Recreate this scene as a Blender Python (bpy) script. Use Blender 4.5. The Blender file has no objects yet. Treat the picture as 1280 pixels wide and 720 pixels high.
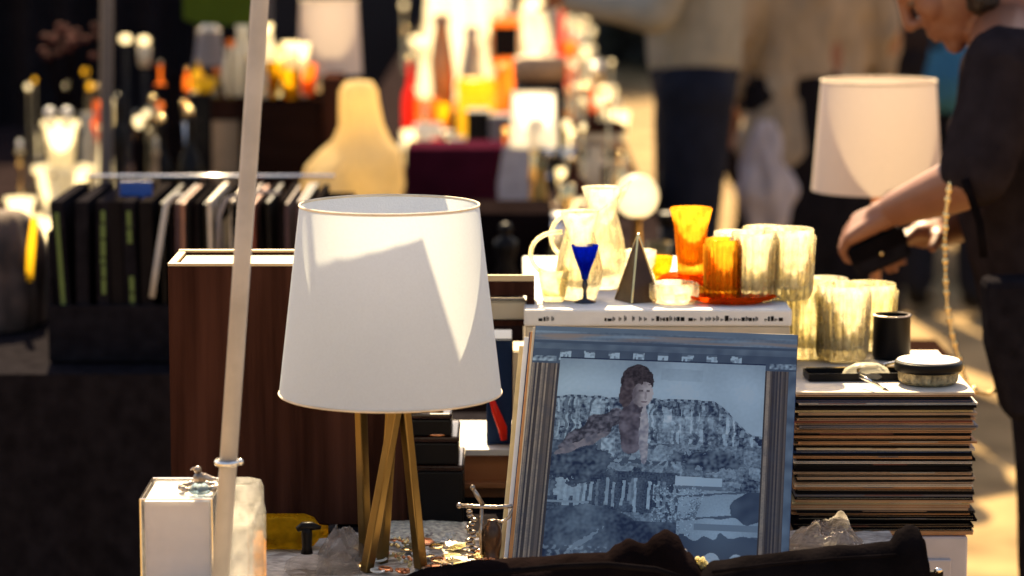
import bpy, bmesh, math, random
from mathutils import Vector, Matrix, noise
R = math.radians
random.seed(7)
S = bpy.context.scene
COL = S.collection
PI = math.pi
# ------------------------------------------------------------------ camera and pixel helpers
F = 3630.0; CZ = 1.53; PITCH = R(8)
FW = Vector((0, math.cos(PITCH), -math.sin(PITCH))); UP = Vector((0, math.sin(PITCH), math.cos(PITCH))); RT = Vector((1, 0, 0))
CAM = Vector((0, 0, CZ))
def ray(px, py): return FW*F + RT*(px-640) + UP*(360-py)
def at(px, py, Y):
    d = ray(px, py); return CAM + d*(Y/d.y)
def onz(px, py, z):
    d = ray(px, py); return CAM + d*((z-CZ)/d.z)
def mm(px, Y): return px*Y/F
cam = bpy.data.cameras.new('camera'); co = bpy.data.objects.new('camera', cam); COL.objects.link(co)
cam.sensor_width = 36; cam.lens = 36*F/1280; co.location = CAM; co.rotation_euler = (R(90)-PITCH, 0, 0)
cam.clip_start = .05; cam.clip_end = 400
cam.dof.use_dof = True; cam.dof.focus_distance = 3.36; cam.dof.aperture_fstop = 4.1
S.camera = co
# ------------------------------------------------------------------ light
SUN_EL, SUN_AZ = R(44), R(-7)          # azimuth from +Y, negative = to the left, the sun stands behind the stalls
SD = Vector((math.sin(SUN_AZ)*math.cos(SUN_EL), math.cos(SUN_AZ)*math.cos(SUN_EL), math.sin(SUN_EL)))
sl = bpy.data.lights.new('sun', 'SUN'); so = bpy.data.objects.new('sun', sl); COL.objects.link(so)
sl.energy = 5.0; sl.angle = R(.5); sl.color = (1, .78, .45)
so.rotation_euler = SD.to_track_quat('Z', 'Y').to_euler(); so.location = (0, 0, 6)
W = bpy.data.worlds.new('World'); S.world = W; W.use_nodes = True
nt = W.node_tree; bgn = nt.nodes['Background']
sky = nt.nodes.new('ShaderNodeTexSky'); sky.sky_type = 'NISHITA'; sky.sun_disc = False
sky.sun_elevation = SUN_EL; sky.sun_rotation = SUN_AZ; sky.dust_density = 3; sky.air_density = 1.2
mx = nt.nodes.new('ShaderNodeMixRGB'); mx.blend_type = 'MULTIPLY'; mx.inputs[0].default_value = 1; mx.inputs[2].default_value = (1, .89, .83, 1)
nt.links.new(sky.outputs[0], mx.inputs[1]); nt.links.new(mx.outputs[0], bgn.inputs[0]); bgn.inputs[1].default_value = .066
S.view_settings.view_transform = 'Standard'; S.view_settings.look = 'None'; S.view_settings.gamma = 1; S.view_settings.exposure = 1.92
S.cycles.use_denoising = True; S.cycles.sample_clamp_indirect = 4; S.cycles.max_bounces = 10; S.cycles.transparent_max_bounces = 12
S.cycles.caustics_reflective = False; S.cycles.caustics_refractive = False
# ------------------------------------------------------------------ materials
MC = {}
def mat(name, col, rough=.6, metal=0, var=.15, scale=30, bump=0, bscale=None, spec=.5, trans=0, sheen=0, col2=None, stretch=None, coat=0):
    if name in MC: return MC[name]
    m = bpy.data.materials.new(name); m.use_nodes = True; n = m.node_tree.nodes; L = m.node_tree.links
    b = n['Principled BSDF']; out = n['Material Output']
    tc = n.new('ShaderNodeTexCoord'); mp = n.new('ShaderNodeMapping'); L.new(tc.outputs['Object'], mp.inputs[0])
    if stretch: mp.inputs['Scale'].default_value = stretch
    nz = n.new('ShaderNodeTexNoise'); nz.inputs['Scale'].default_value = scale; nz.inputs['Detail'].default_value = 6; L.new(mp.outputs[0], nz.inputs['Vector'])
    cr = n.new('ShaderNodeValToRGB'); L.new(nz.outputs[0], cr.inputs[0])
    c2 = col2 or tuple(min(1, c*(1+var)) for c in col); c1 = tuple(c*(1-var) for c in col)
    cr.color_ramp.elements[0].position = .33; cr.color_ramp.elements[1].position = .67
    cr.color_ramp.elements[0].color = (*c1, 1); cr.color_ramp.elements[1].color = (*c2, 1)
    L.new(cr.outputs[0], b.inputs['Base Color'])
    b.inputs['Roughness'].default_value = rough; b.inputs['Metallic'].default_value = metal
    b.inputs['Specular IOR Level'].default_value = 0 if spec <= .06 else spec
    if spec <= .06: b.inputs['IOR'].default_value = 1.0
    b.inputs['Coat Weight'].default_value = coat; b.inputs['Sheen Weight'].default_value = sheen
    if bump:
        bn = n.new('ShaderNodeBump'); bn.inputs['Strength'].default_value = bump; bn.inputs['Distance'].default_value = .004
        n2 = n.new('ShaderNodeTexNoise'); n2.inputs['Scale'].default_value = bscale or scale*3; n2.inputs['Detail'].default_value = 5
        L.new(mp.outputs[0], n2.inputs['Vector']); L.new(n2.outputs[0], bn.inputs['Height']); L.new(bn.outputs[0], b.inputs['Normal'])
    if trans:
        t = n.new('ShaderNodeBsdfTranslucent'); L.new(cr.outputs[0], t.inputs[0]); ms = n.new('ShaderNodeMixShader'); ms.inputs[0].default_value = trans
        L.new(b.outputs[0], ms.inputs[1]); L.new(t.outputs[0], ms.inputs[2]); L.new(ms.outputs[0], out.inputs[0])
    MC[name] = m; return m
def glass(name, col, milk=.4, clear=.2, rough=.03, ior=1.35):
    if name in MC: return MC[name]
    m = bpy.data.materials.new(name); m.use_nodes = True; n = m.node_tree.nodes; L = m.node_tree.links
    n.remove(n['Principled BSDF']); out = n['Material Output']
    g = n.new('ShaderNodeBsdfGlass'); g.inputs['Color'].default_value = (*col, 1); g.inputs['Roughness'].default_value = rough; g.inputs['IOR'].default_value = ior
    t = n.new('ShaderNodeBsdfTranslucent'); t.inputs[0].default_value = (*col, 1)
    tr = n.new('ShaderNodeBsdfTransparent'); tr.inputs[0].default_value = (*[c**.5 for c in col], 1)
    a = n.new('ShaderNodeMixShader'); a.inputs[0].default_value = clear; L.new(g.outputs[0], a.inputs[1]); L.new(tr.outputs[0], a.inputs[2])
    b = n.new('ShaderNodeMixShader'); L.new(a.outputs[0], b.inputs[1]); L.new(t.outputs[0], b.inputs[2])
    tc = n.new('ShaderNodeTexCoord'); nz = n.new('ShaderNodeTexNoise'); nz.inputs['Scale'].default_value = 60; L.new(tc.outputs['Object'], nz.inputs['Vector'])
    mr = n.new('ShaderNodeMapRange'); mr.inputs['From Min'].default_value = .3; mr.inputs['From Max'].default_value = .7
    mr.inputs['To Min'].default_value = milk*.25; mr.inputs['To Max'].default_value = min(1, milk*1.9); L.new(nz.outputs[0], mr.inputs[0]); L.new(mr.outputs[0], b.inputs[0])
    L.new(b.outputs[0], out.inputs[0]); MC[name] = m; return m
def vcol_mat(name, rough=.45, spec=.5, bump=0):
    m = bpy.data.materials.new(name); m.use_nodes = True; n = m.node_tree.nodes; L = m.node_tree.links; b = n['Principled BSDF']
    a = n.new('ShaderNodeVertexColor'); a.layer_name = 'print'; L.new(a.outputs[0], b.inputs['Base Color']); b.inputs['Roughness'].default_value = rough
    b.inputs['Specular IOR Level'].default_value = spec
    return m
wood = mat('reddish_brown_wood', (.042, .0165, .011), .65, spec=.06, var=.5, scale=14, bump=.5, stretch=(3, 1.2, .18))
wood_dark = mat('dark_brown_wood', (.017, .008, .006), .7, spec=.03, var=.35, scale=12, bump=.2, stretch=(.3, 2, 2))
wood_warm = mat('warm_orange_wood', (.42, .16, .05), .5, var=.3, scale=10, bump=.2, stretch=(.25, 2, 2))
wood_pale = mat('pale_plywood_edge', (.55, .40, .22), .6, var=.2, scale=20, stretch=(.3, 2, 2))
black_cloth = mat('black_cloth', (.0115, .0102, .0125), 1, var=.3, scale=40, bump=.4, spec=.02, sheen=0)
brown_cloth = mat('dark_brown_cloth', (.016, .011, .0115), 1, var=.4, scale=15, bump=.4, spec=.02)
brass = mat('aged_brass', (.20, .135, .05), .3, 1, var=.1, scale=14, bump=.05)
gold = mat('bright_gold_metal', (.90, .66, .30), .22, 1, var=.1, scale=30)
silver = mat('tarnished_silver', (.36, .30, .25), .28, 1, var=.45, scale=60, bump=.4)
steel = mat('polished_steel', (.80, .78, .74), .18, 1, var=.05)
white_plastic = mat('white_painted_metal', (.44, .42, .40), .45, var=.14, scale=22)
grey_metal = mat('grey_painted_metal', (.12, .105, .105), .5, var=.12, scale=12)
shade_white = mat('white_linen_shade', (.64, .69, .745), .95, var=.02, scale=400, bump=.25, bscale=500, spec=.03, trans=.34)
shade_pink = mat('pale_pink_shade', (.74, .62, .52), .9, var=.02, scale=200, spec=.05, trans=.17)
shade_grey = mat('grey_lilac_shade', (.30, .28, .30), .9, var=.02, scale=200, spec=.1, trans=.3)
clear_glass = glass('clear_pressed_glass', (1, .955, .80), .24, .28, .0, 1.45)
pale_glass = glass('pale_yellow_glass', (1, .94, .70), .27, .26, .0, 1.45)
amber_glass = glass('amber_glass', (.98, .60, .12), .42, .22)
orange_glass = glass('orange_red_glass', (.92, .25, .04), .4, .25)
blue_glass = glass('cobalt_glass', (.03, .12, .95), .5, .3)
clean_glass = glass('clean_window_glass', (.99, .99, .98), .02, .86, 0, 1.2)
frost_glass = glass('frosted_glass', (.86, .85, .84), .10, .68, .1)
yellow_glass = glass('yellow_glass', (.95, .66, .08), .35, .2)
wrap = glass('crumpled_plastic', (.93, .90, .87), .10, .66, .06, 1.2)
def opal_mat(name, col, body=.2, clear=.3):
    m = mat(name, col, .3, var=.04, scale=20, trans=1-body); n = m.node_tree.nodes; L = m.node_tree.links; out = n['Material Output']
    src = out.inputs[0].links[0].from_socket; tr = n.new('ShaderNodeBsdfTransparent'); tr.inputs[0].default_value = (*[c**.3 for c in col], 1); ms = n.new('ShaderNodeMixShader'); ms.inputs[0].default_value = clear
    L.new(src, ms.inputs[1]); L.new(tr.outputs[0], ms.inputs[2]); L.new(ms.outputs[0], out.inputs[0]); return m
opal = opal_mat('opal_white_glass', (.95, .90, .74))
orange_p = opal_mat('orange_glow_glass', (.95, .36, .06), .3, .2); yellow_p = opal_mat('yellow_glow_glass', (.95, .68, .06), .3, .2); red_p = opal_mat('red_glow_glass', (.85, .06, .03), .4, .15)
opal_shade = opal_mat('bright_white_shade', (.95, .92, .84), .2, .25)
porcelain = mat('white_porcelain', (.82, .78, .70), .18, var=.05, scale=20, spec=.9, coat=.5, trans=.25)
cream_cloth = mat('cream_cloth', (.86, .70, .40), .9, var=.08, scale=12, bump=.3, trans=.6, spec=.1)
table_cloth = mat('cream_crumpled_tablecloth', (.56, .45, .37), .85, var=.55, scale=55, bump=.6, bscale=90, spec=.2, col2=(.72, .63, .52), stretch=(1, 3, 1))
white_cloth = mat('white_cloth', (.78, .74, .68), .85, var=.05, scale=30, bump=.2, spec=.2)
maroon = mat('maroon_velvet', (.040, .0065, .016), 1, var=.2, scale=15, spec=.02)
leather = mat('black_leather', (.0055, .0045, .0052), .75, var=.25, scale=25, bump=.4, bscale=160, spec=.035)
leather_br = mat('dark_brown_leather', (.0068, .0045, .0048), .85, var=.3, scale=20, bump=.4, bscale=140, spec=.04)



green_p = mat('dark_green_tin', (.012, .04, .03), .4, var=.1)
olive = mat('olive_green_fabric', (.070, .105, .010), .8, var=.08, scale=20, trans=.25, spec=.1)
tan_p = mat('tan_card', (.42, .26, .14), .7, var=.12)
grey_p = mat('grey_card', (.13, .12, .13), .7, var=.06)
cream_p = mat('cream_card', (.60, .50, .35), .75, var=.08)
blue_card = mat('blue_plastic_card', (.010, .075, .33), .45, var=.08)
navy_p = mat('navy_card', (.012, .028, .085), .7, var=.1, spec=.1)
copper = mat('copper', (.62, .26, .12), .35, 1, var=.15)
black_p = mat('black_lacquer', (.0055, .0045, .005), .4, var=.2, spec=.12)
brown_gloss = mat('brown_gloss_lacquer', (.018, .0055, .003), .25, var=.25, scale=18, coat=.15, spec=.2)
skin = mat('skin', (.22, .092, .052), .5, var=.08, scale=25, bump=.08, bscale=300, spec=.4)
hair_m = mat('dark_hair', (.018, .011, .008), .5, var=.4, scale=60, bump=.8, bscale=80, stretch=(1, 1, 5))
# ------------------------------------------------------------------ mesh builder
class B:
    def __init__(s): s.bm = bmesh.new()
    def _mv(s, verts, M):
        if M is not None: bmesh.ops.transform(s.bm, matrix=M, verts=verts)
    def box(s, x0, x1, y0, y1, z0, z1, M=None):
        r = bmesh.ops.create_cube(s.bm, size=1)['verts']
        for v in r: v.co = Vector(((x0+x1)/2+v.co.x*(x1-x0), (y0+y1)/2+v.co.y*(y1-y0), (z0+z1)/2+v.co.z*(z1-z0)))
        s._mv(r, M); return s
    def lathe(s, prof, seg=28, ribs=0, amp=0, M=None, zlo=-9, zhi=9, wob=0):
        rings = []; vs = []
        for (r, z) in prof:
            if r < 1e-6: v = s.bm.verts.new((0, 0, z)); rings.append([v]); vs.append(v); continue
            ring = []
            for k in range(seg):
                a = 2*PI*k/seg; rr = r
                if ribs and zlo <= z <= zhi: rr = r*(1+amp*(abs(math.sin(a*ribs/2))-.5))
                if wob: rr *= 1+wob*noise.noise(Vector((math.cos(a)*1.5, math.sin(a)*1.5, z*8)))
                ring.append(s.bm.verts.new((rr*math.cos(a), rr*math.sin(a), z)))
            rings.append(ring); vs += ring
        for a, b in zip(rings, rings[1:]):
            if len(a) == 1 and len(b) == 1: continue
            for k in range(seg):
                k2 = (k+1) % seg
                if len(a) == 1: s.bm.faces.new((a[0], b[k2], b[k]))
                elif len(b) == 1: s.bm.faces.new((a[k], a[k2], b[0]))
                else: s.bm.faces.new((a[k], a[k2], b[k2], b[k]))
        s._mv(vs, M); return s
    def tube(s, pts, r, seg=10, flat=None, M=None):
        pts = [Vector(p) for p in pts]; n = len(pts); rs = r if isinstance(r, (list, tuple)) else [r]*n
        rings = []; vs = []; prevx = None
        for i, p in enumerate(pts):
            t = (pts[min(i+1, n-1)]-pts[max(i-1, 0)]).normalized()
            if prevx is None:
                h = Vector((0, 1, 0)) if abs(t.y) < .9 else Vector((1, 0, 0)); x = t.cross(h).normalized()
            else: x = (prevx-t*prevx.dot(t)).normalized()
            prevx = x; y = t.cross(x)
            ring = [s.bm.verts.new(p+x*(math.cos(2*PI*k/seg)*rs[i])+y*(math.sin(2*PI*k/seg)*rs[i]*(flat or 1))) for k in range(seg)]
            rings.append(ring); vs += ring
        for a, b in zip(rings, rings[1:]):
            for k in range(seg): s.bm.faces.new((a[k], a[(k+1) % seg], b[(k+1) % seg], b[k]))
        s.bm.faces.new(rings[0][::-1]); s.bm.faces.new(rings[-1]); s._mv(vs, M); return s
    def ball(s, c, r, seg=16, M=None):
        if not isinstance(r, (tuple, list)): r = (r, r, r)
        v = bmesh.ops.create_uvsphere(s.bm, u_segments=seg, v_segments=max(8, seg//2+2), radius=1)['verts']
        for q in v: q.co = Vector((c[0]+q.co.x*r[0], c[1]+q.co.y*r[1], c[2]+q.co.z*r[2]))
        s._mv(v, M); return s
    def cap(s, p0, r0, p1, r1, seg=14):
        p0 = Vector(p0); p1 = Vector(p1); L = (p1-p0).length
        prof = [(0, -r0)] + [(r0*math.cos(a), r0*math.sin(a)) for a in (R(-60), R(-30), 0)] + [(r1*math.cos(a), L+r1*math.sin(a)) for a in (0, R(30), R(60))] + [(0, L+r1)]
        M = Matrix.Translation(p0) @ (p1-p0).to_track_quat('Z', 'Y').to_matrix().to_4x4()
        return s.lathe(prof, seg, M=M)
    def prism(s, pts, y0, y1, M=None):        # polygon in xz, extruded along y
        a = [s.bm.verts.new((x, y0, z)) for x, z in pts]; b = [s.bm.verts.new((x, y1, z)) for x, z in pts]
        s.bm.faces.new(a); s.bm.faces.new(b[::-1]); n = len(pts)
        for k in range(n): s.bm.faces.new((a[k], b[k], b[(k+1) % n], a[(k+1) % n]))
        s._mv(a+b, M); return s
    def grid(s, nx, ny, fn):
        V = [[s.bm.verts.new(fn(i/nx, j/ny)) for i in range(nx+1)] for j in range(ny+1)]
        for j in range(ny):
            for i in range(nx): s.bm.faces.new((V[j][i], V[j][i+1], V[j+1][i+1], V[j+1][i]))
        return s
    def build(s, name, m, parent=None, smooth=False, bevel=0, solid=0, loc=None, rot=None, normals=True):
        if normals: bmesh.ops.recalc_face_normals(s.bm, faces=s.bm.faces)
        me = bpy.data.meshes.new(name); s.bm.to_mesh(me); s.bm.free()
        if smooth:
            for p in me.polygons: p.use_smooth = True
        o = bpy.data.objects.new(name, me); COL.objects.link(o)
        if m: me.materials.append(m)
        if parent: o.parent = parent
        if loc is not None: o.location = loc
        if rot is not None: o.rotation_euler = rot
        if solid:
            k = o.modifiers.new('s', 'SOLIDIFY'); k.thickness = solid; k.offset = 0
        if bevel:
            k = o.modifiers.new('b', 'BEVEL'); k.width = bevel; k.segments = 2; k.limit_method = 'ANGLE'
        return o
def tag(o, label=None, cat=None, group=None, kind=None):
    if label: o['label'] = label
    if cat: o['category'] = cat
    if group: o['group'] = group
    if kind: o['kind'] = kind
    return o
def thing(name, label, cat, loc=(0, 0, 0), rot=(0, 0, 0), group=None):
    o = bpy.data.objects.new(name, None); COL.objects.link(o); o.location = loc; o.rotation_euler = rot; o.empty_display_size = .02
    return tag(o, label, cat, group)
def T(x, y, z, rx=0, ry=0, rz=0, s=1):
    from mathutils import Euler
    return Matrix.Translation((x, y, z)) @ Euler((rx, ry, rz)).to_matrix().to_4x4() @ Matrix.Scale(s, 4)
# ------------------------------------------------------------------ ground
def ground_mat():
    m = mat('sunlit_tan_gravel', (.21, .135, .060), .95, var=.35, scale=3, bump=.9, bscale=60, spec=.1, col2=(.36, .245, .115)); return m
tag(B().grid(60, 60, lambda u, v: (-60+120*u, -20+140*v, .012*noise.noise(Vector((u*200, v*200, 0))))).build('ground', ground_mat(), smooth=True), kind='structure')

# ------------------------------------------------------------------ tables
def trestle(name, label, x0, x1, y0, y1, z, topm, drop=None, dropm=None, group=None, cloth_label=None):
    t = thing(name, label, 'table', ((x0+x1)/2, (y0+y1)/2, 0), group=group)
    w = (x1-x0)/2; d = (y1-y0)/2
    B().box(-w, w, -d, d, z-.03, z-.004).build('table_top', topm, t, bevel=.003)
    for sx in (-1, 1):
        for sy in (-1, 1):
            B().tube([(sx*(w-.05), sy*(d-.05), z-.03), (sx*(w-.03), sy*(d-.03), 0)], .014).build('leg', grey_metal, t, smooth=True)
    if drop is not None:
        rnd = random.random()*50
        def fn(u, v):                           # u round the outline, v from the top edge to the hem
            per = 4*(w+d); q = u*per
            if q < 2*w: x, y, nx, ny = -w+q, -d, 0, -1
            elif q < 2*w+2*d: x, y, nx, ny = w, -d+(q-2*w), 1, 0
            elif q < 4*w+2*d: x, y, nx, ny = w-(q-2*w-2*d), d, 0, 1
            else: x, y, nx, ny = -w, d-(q-4*w-2*d), -1, 0
            f = .006+(.012+.02*v)*(1+math.sin(q*38+2*math.sin(q*5+rnd)))*v
            return (x+nx*f, y+ny*f, z+.003-(z-drop)*v)
        b = B(); b.grid(220, 8, fn)
        b.box(-w-.004, w+.004, -d-.004, d+.004, z-.003, z)
        c = b.build('cloth_cover', dropm, None, smooth=False, loc=t.location)
        tag(c, cloth_label, 'tablecloth')
    return t
TZ = .75
trestle('trestle_table', 'low wooden table in the foreground under the lamp and clutter', -.40, .47, 2.82, 3.425, TZ, wood_dark)
# crumpled cloth lying on the front table
def fc(u, v):
    x = -.395+.85*u; y = 2.84+.58*v
    z = TZ+.002+.0045*abs(noise.noise(Vector((x*16, y*22, 3))))+.003*abs(noise.noise(Vector((x*60, y*60, 5))))
    return (x, y, z)
tag(B().grid(260, 150, fc).build('table_cover', table_cloth, smooth=True), 'crumpled pale patterned cloth spread over the foreground table', 'tablecloth')
trestle('trestle_table', 'wooden table behind the lamp carrying the brown box and shelf', -.415, .335, 3.445, 4.25, TZ, black_cloth)
trestle('trestle_table', 'long centre table running away between the stalls, packed with trinkets', -.50, .33, 5.25, 18, TZ, wood_dark, .25, brown_cloth, cloth_label='dark brown cloth hanging round the long centre table')
trestle('trestle_table', 'left stall table draped in black to the ground below the record crate', -1.75, -.27, 4.55, 5.4, TZ, wood_dark, .02, black_cloth, cloth_label='black cloth draped to the ground under the record crate at left')
trestle('trestle_table', 'dark table behind the record crate holding white pots and brown boxes', -2.0, -.54, 6.05, 9.2, TZ, wood_dark, .1, brown_cloth, cloth_label='dark brown cloth over the table of white pots at far left')

# ------------------------------------------------------------------ main lamp
LY = 3.2; LC = at(488, 490, LY); lx = LC.x; lamp_top = at(493, 256, LY).z; lamp_bot = LC.z; RTOP, RBOT = mm(113, LY), mm(141, LY)
t = thing('table_lamp', 'large white tapered lampshade on splayed brass legs in the foreground', 'table lamp', (lx, LY, TZ))
h = lamp_top-lamp_bot; zb = lamp_bot-TZ
b = B(); N = 24
prof = [(RBOT+(RTOP-RBOT)*k/N, zb+h*k/N) for k in range(N+1)]
b.lathe(prof, 128); sh = b.build('lampshade', shade_white, t, smooth=True, rot=(0, R(-.0), 0))
sh.location.x = 0
for rr, zz in ((RTOP, zb+h), (RBOT, zb)):
    B().lathe([(rr+.0012*math.cos(a), zz+.0014*math.sin(a)) for a in [2*PI*q/8 for q in range(9)]], 96).build('rim_trim', mat('cream_trim', (.70, .58, .42), .7), sh, smooth=True)
# brass legs (flat slats) meeting at a hub inside the shade
hubz = zb+.035
legs = [((449, 400), (457, 697)), ((506, 400), (458, 716)), ((494, 400), (477, 704)), ((500, 400), (526, 711))]
for (tp, bt) in legs:
    pb = onz(bt[0], bt[1], TZ+.004); tpz = at(tp[0], 440, LY)
    b = B(); p1 = Vector((tpz.x-lx, (0 if bt[1] < 700 else -.006), hubz)); p0 = Vector((pb.x-lx, pb.y-LY, .005))
    b.tube([p0, p0.lerp(p1, .5), p1], [.0082, .0078, .0075], 4, flat=.8); b.build('leg', brass, t, bevel=.0012)
B().lathe([(0, hubz-.012), (.034, hubz-.012), (.036, hubz), (.02, hubz+.006), (0, hubz+.008)], 32).build('hub', brass, t, smooth=True)
B().lathe([(.008, hubz), (.008, hubz+.03), (.016, hubz+.035), (.016, hubz+.075), (0, hubz+.078)], 24).build('bulb_socket', black_p, t, smooth=True)
B().lathe([(0, hubz+.072), (.012, hubz+.076), (.026, hubz+.11), (.026, hubz+.12), (.016, hubz+.135), (0, hubz+.14)], 24).build('bulb', porcelain, t, smooth=True)
b = B()
for a in (R(30), R(150), R(270)): b.tube([(.016*math.cos(a), .016*math.sin(a), zb+.07), (.113*math.cos(a), .113*math.sin(a), zb+.075)], .0012, 6)
b.build('shade_spider', steel, t)
# ------------------------------------------------------------------ white pole with added arm and unseen board shaped to shade the lamp
pt = at(325, 0, 2.97); pb_ = at(277, 700, 2.97)
dirv = (pt-pb_).normalized(); base = pb_ - dirv*((pb_.z-TZ-.006)/dirv.z); top = base+dirv*((2.05-base.z)/dirv.z)
t = thing('display_pole', 'slim white leaning pole with a small ring near its foot, left of the lamp', 'pole', base)
B().tube([(0, 0, 0), (top-base)*.33, (top-base)*.66, top-base], .0092, 24).build('pole_shaft', white_plastic, t, smooth=True)
rp = at(284, 578, 2.97)-base
B().lathe([(.0095, -.002), (.0128, -.0028), (.0135, 0), (.0128, .0028), (.0095, .002)], 28, M=T(*rp)).ball((rp.x+.0138, rp.y, rp.z+.0005), .0034).build('collar', steel, t, smooth=True)
B().lathe([(0, 0), (.04, 0), (.04, .006), (.012, .012), (0, .014)], 28).build('foot_plate', white_plastic, t, smooth=True)
# shadow outline on the near wall of the shade
def on_shade(px, py):
    d = ray(px, py).normalized(); s0 = 2.9
    lo = None; s = 2.7
    while s < 3.6:
        p = CAM+d*s; f = (p.z-lamp_bot)/h; rad = RBOT+(RTOP-RBOT)*f
        if math.hypot(p.x-lx, p.y-LY) < rad: return p
        s += .0008
    return CAM+d*3.2
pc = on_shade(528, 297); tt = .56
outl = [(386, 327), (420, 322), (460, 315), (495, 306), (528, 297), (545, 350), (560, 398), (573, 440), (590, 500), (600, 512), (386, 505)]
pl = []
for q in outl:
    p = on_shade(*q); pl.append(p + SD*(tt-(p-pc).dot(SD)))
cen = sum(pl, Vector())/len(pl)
t = thing('shadow_board', 'unseen dark board added above the lamp to cast the shadow on its shade', 'shadow board', cen)  # added light blocker out of view, cut to the wanted shadow outline
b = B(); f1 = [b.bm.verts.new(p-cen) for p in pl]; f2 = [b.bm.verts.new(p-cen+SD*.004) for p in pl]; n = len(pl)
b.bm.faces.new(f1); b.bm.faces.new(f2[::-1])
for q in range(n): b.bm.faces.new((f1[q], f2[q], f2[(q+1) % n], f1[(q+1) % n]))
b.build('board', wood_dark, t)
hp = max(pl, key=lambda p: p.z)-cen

pole_t = [o for o in COL.objects if o.name == 'display_pole'][0]
lp = min(pl, key=lambda p: p.x); lz = max(lp.z, 1.47)
onp = base+dirv*((1.56-base.z)/dirv.z)
B().tube([onp-base, Vector((lp.x+.012, lp.y+.002, lz+.02))-base], .004, 10).build('arm', white_plastic, pole_t, smooth=True)  # added arm, there only to carry the unseen shadow board

# ------------------------------------------------------------------ brown wooden box behind the lamp
p0 = onz(215, 656, TZ); YB = p0.y; x0 = p0.x; x1 = x0+.300; zt = at(215, 333, YB).z
t = thing('wooden_box', 'open reddish brown wooden box standing behind the lamp', 'wooden box', (x0, YB, TZ))
W_, H_, D_ = x1-x0, zt-TZ, .125
B().box(0, W_, 0, .009, .0, H_).build('front_panel', wood, t, bevel=.0015)
B().box(0, W_, D_-.009, D_, .0, H_+.002).build('back_panel', wood, t, bevel=.0015)
for xx in (0, W_-.009): B().box(xx+.0005, xx+.0085, .0095, D_-.0095, 0, H_-.001).build('side_panel', wood, t, bevel=.001)
B().box(.009, W_-.009, .0095, D_-.0095, 0, .01).build('bottom_panel', wood_pale, t)
b = B(); b.box(0, W_, 0, .009, H_+.0003, H_+.0035); b.box(0, W_, D_-.009, D_, H_+.0023, H_+.005)
for xx in (0, W_-.009): b.box(xx, xx+.009, .0092, D_-.0092, H_+.0003, H_+.0034)
b.build('top_edge', wood_pale, t)
B().box(.0105, W_-.0105, D_-.013, D_-.0098, .011, H_-.001).build('lining', wood_pale, t)
B().box(.0105, W_-.0105, .0105, D_-.0142, H_-.005, H_-.001).build('inset_board', wood_pale, t)

# ------------------------------------------------------------------ shelf right of the lamp
YS = 3.62; xa = at(520, 500, YS).x; xb = at(668, 500, YS).x; zt = at(640, 352, YS).z; zshelf = at(600, 562, YS).z
t = thing('display_shelf', 'warm brown wooden shelf rack between lamp and album cover', 'shelf', (xa, YS, TZ))
W_, H_ = xb-xa, zt-TZ
B().box(0, W_, 0, .055, H_-.018, H_).build('top_board', wood, t, bevel=.001)
B().box(0, W_, 0, .006, H_+.0005, H_+.008).build('top_lip', wood_pale, t)
zs = zshelf-TZ
B().box(0, W_, .0, .20, zs-.008, zs).build('shelf_board', white_cloth, t, bevel=.0008)
B().box(0, W_, .012, .020, 0, zs-.0085).build('lower_panel', wood_warm, t)
for xx in (0, W_-.010): B().box(xx, xx+.010, .001, .050, zs+.0005, H_-.0185).build('side_panel', wood, t)
B().box(0, W_, -.004, .0115, at(600, 606, YS).z-TZ-.004, at(600, 606, YS).z-TZ+.003).build('rail', wood_warm, t, bevel=.001)
mz = at(640, 402, YS).z-TZ
B().box(.0105, W_-.0105, .004, .050, mz-.006, mz).build('shelf_board', wood, t)
def sbox(name, label, cat, px0, px1, py0, py1, Y, d, m, z=None, bev=.0015, group=None, lid=None, rz=0):
    a = at(px0, py1, Y); c = at(px1, py0, Y); zb_ = a.z if z is None else z
    t = thing(name, label, cat, ((a.x+c.x)/2, Y, zb_), (0, 0, rz), group)
    w = (c.x-a.x)/2; hh = c.z-zb_
    if lid:
        B().box(-w, w, 0, d, 0, hh*.80).build('box_body', m, t, bevel=bev)
        B().box(-w-.002, w+.002, -.002, d+.002, hh*.80+.0005, hh).build('lid', lid, t, bevel=bev)
    else:
        B().box(-w, w, 0, d, 0, hh).build('box_body', m, t, bevel=bev)
        B().box(-w*.97, w*.97, .003, d*.98, hh+.0002, hh+.0012).build('top_flap', m, t)
    return t
sbox('paper_bundle', 'cream paper bundle on the upper board of the brown shelf rack', 'paper', 612, 657, 378, 402, YS+.012, .035, cream_p, z=TZ+mz+.0005)
sbox('small_box', 'deep blue small box in the shelf rack, left of the album', 'box', 608, 640, 425, 470, YS+.03, .08, navy_p, z=TZ+zs+.0005)
sbox('small_box', 'cream small box beside the blue one in the shelf rack', 'box', 641, 657, 440, 475, YS+.02, .08, cream_p, z=TZ+zs+.0005)
b = B(); c0 = at(622, 555, YS+.012)
b.tube([at(614, 498, YS+.015)-c0, at(620, 515, YS+.012)-c0, at(628, 535, YS+.012)-c0, at(630, 550, YS+.014)-c0], [.003, .005, .006, .004], 10, flat=.4)
o = b.build('ribbon', red_p, loc=c0, smooth=True); tag(o, 'red ribbon hanging in the open shelf rack', 'ribbon')
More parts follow.
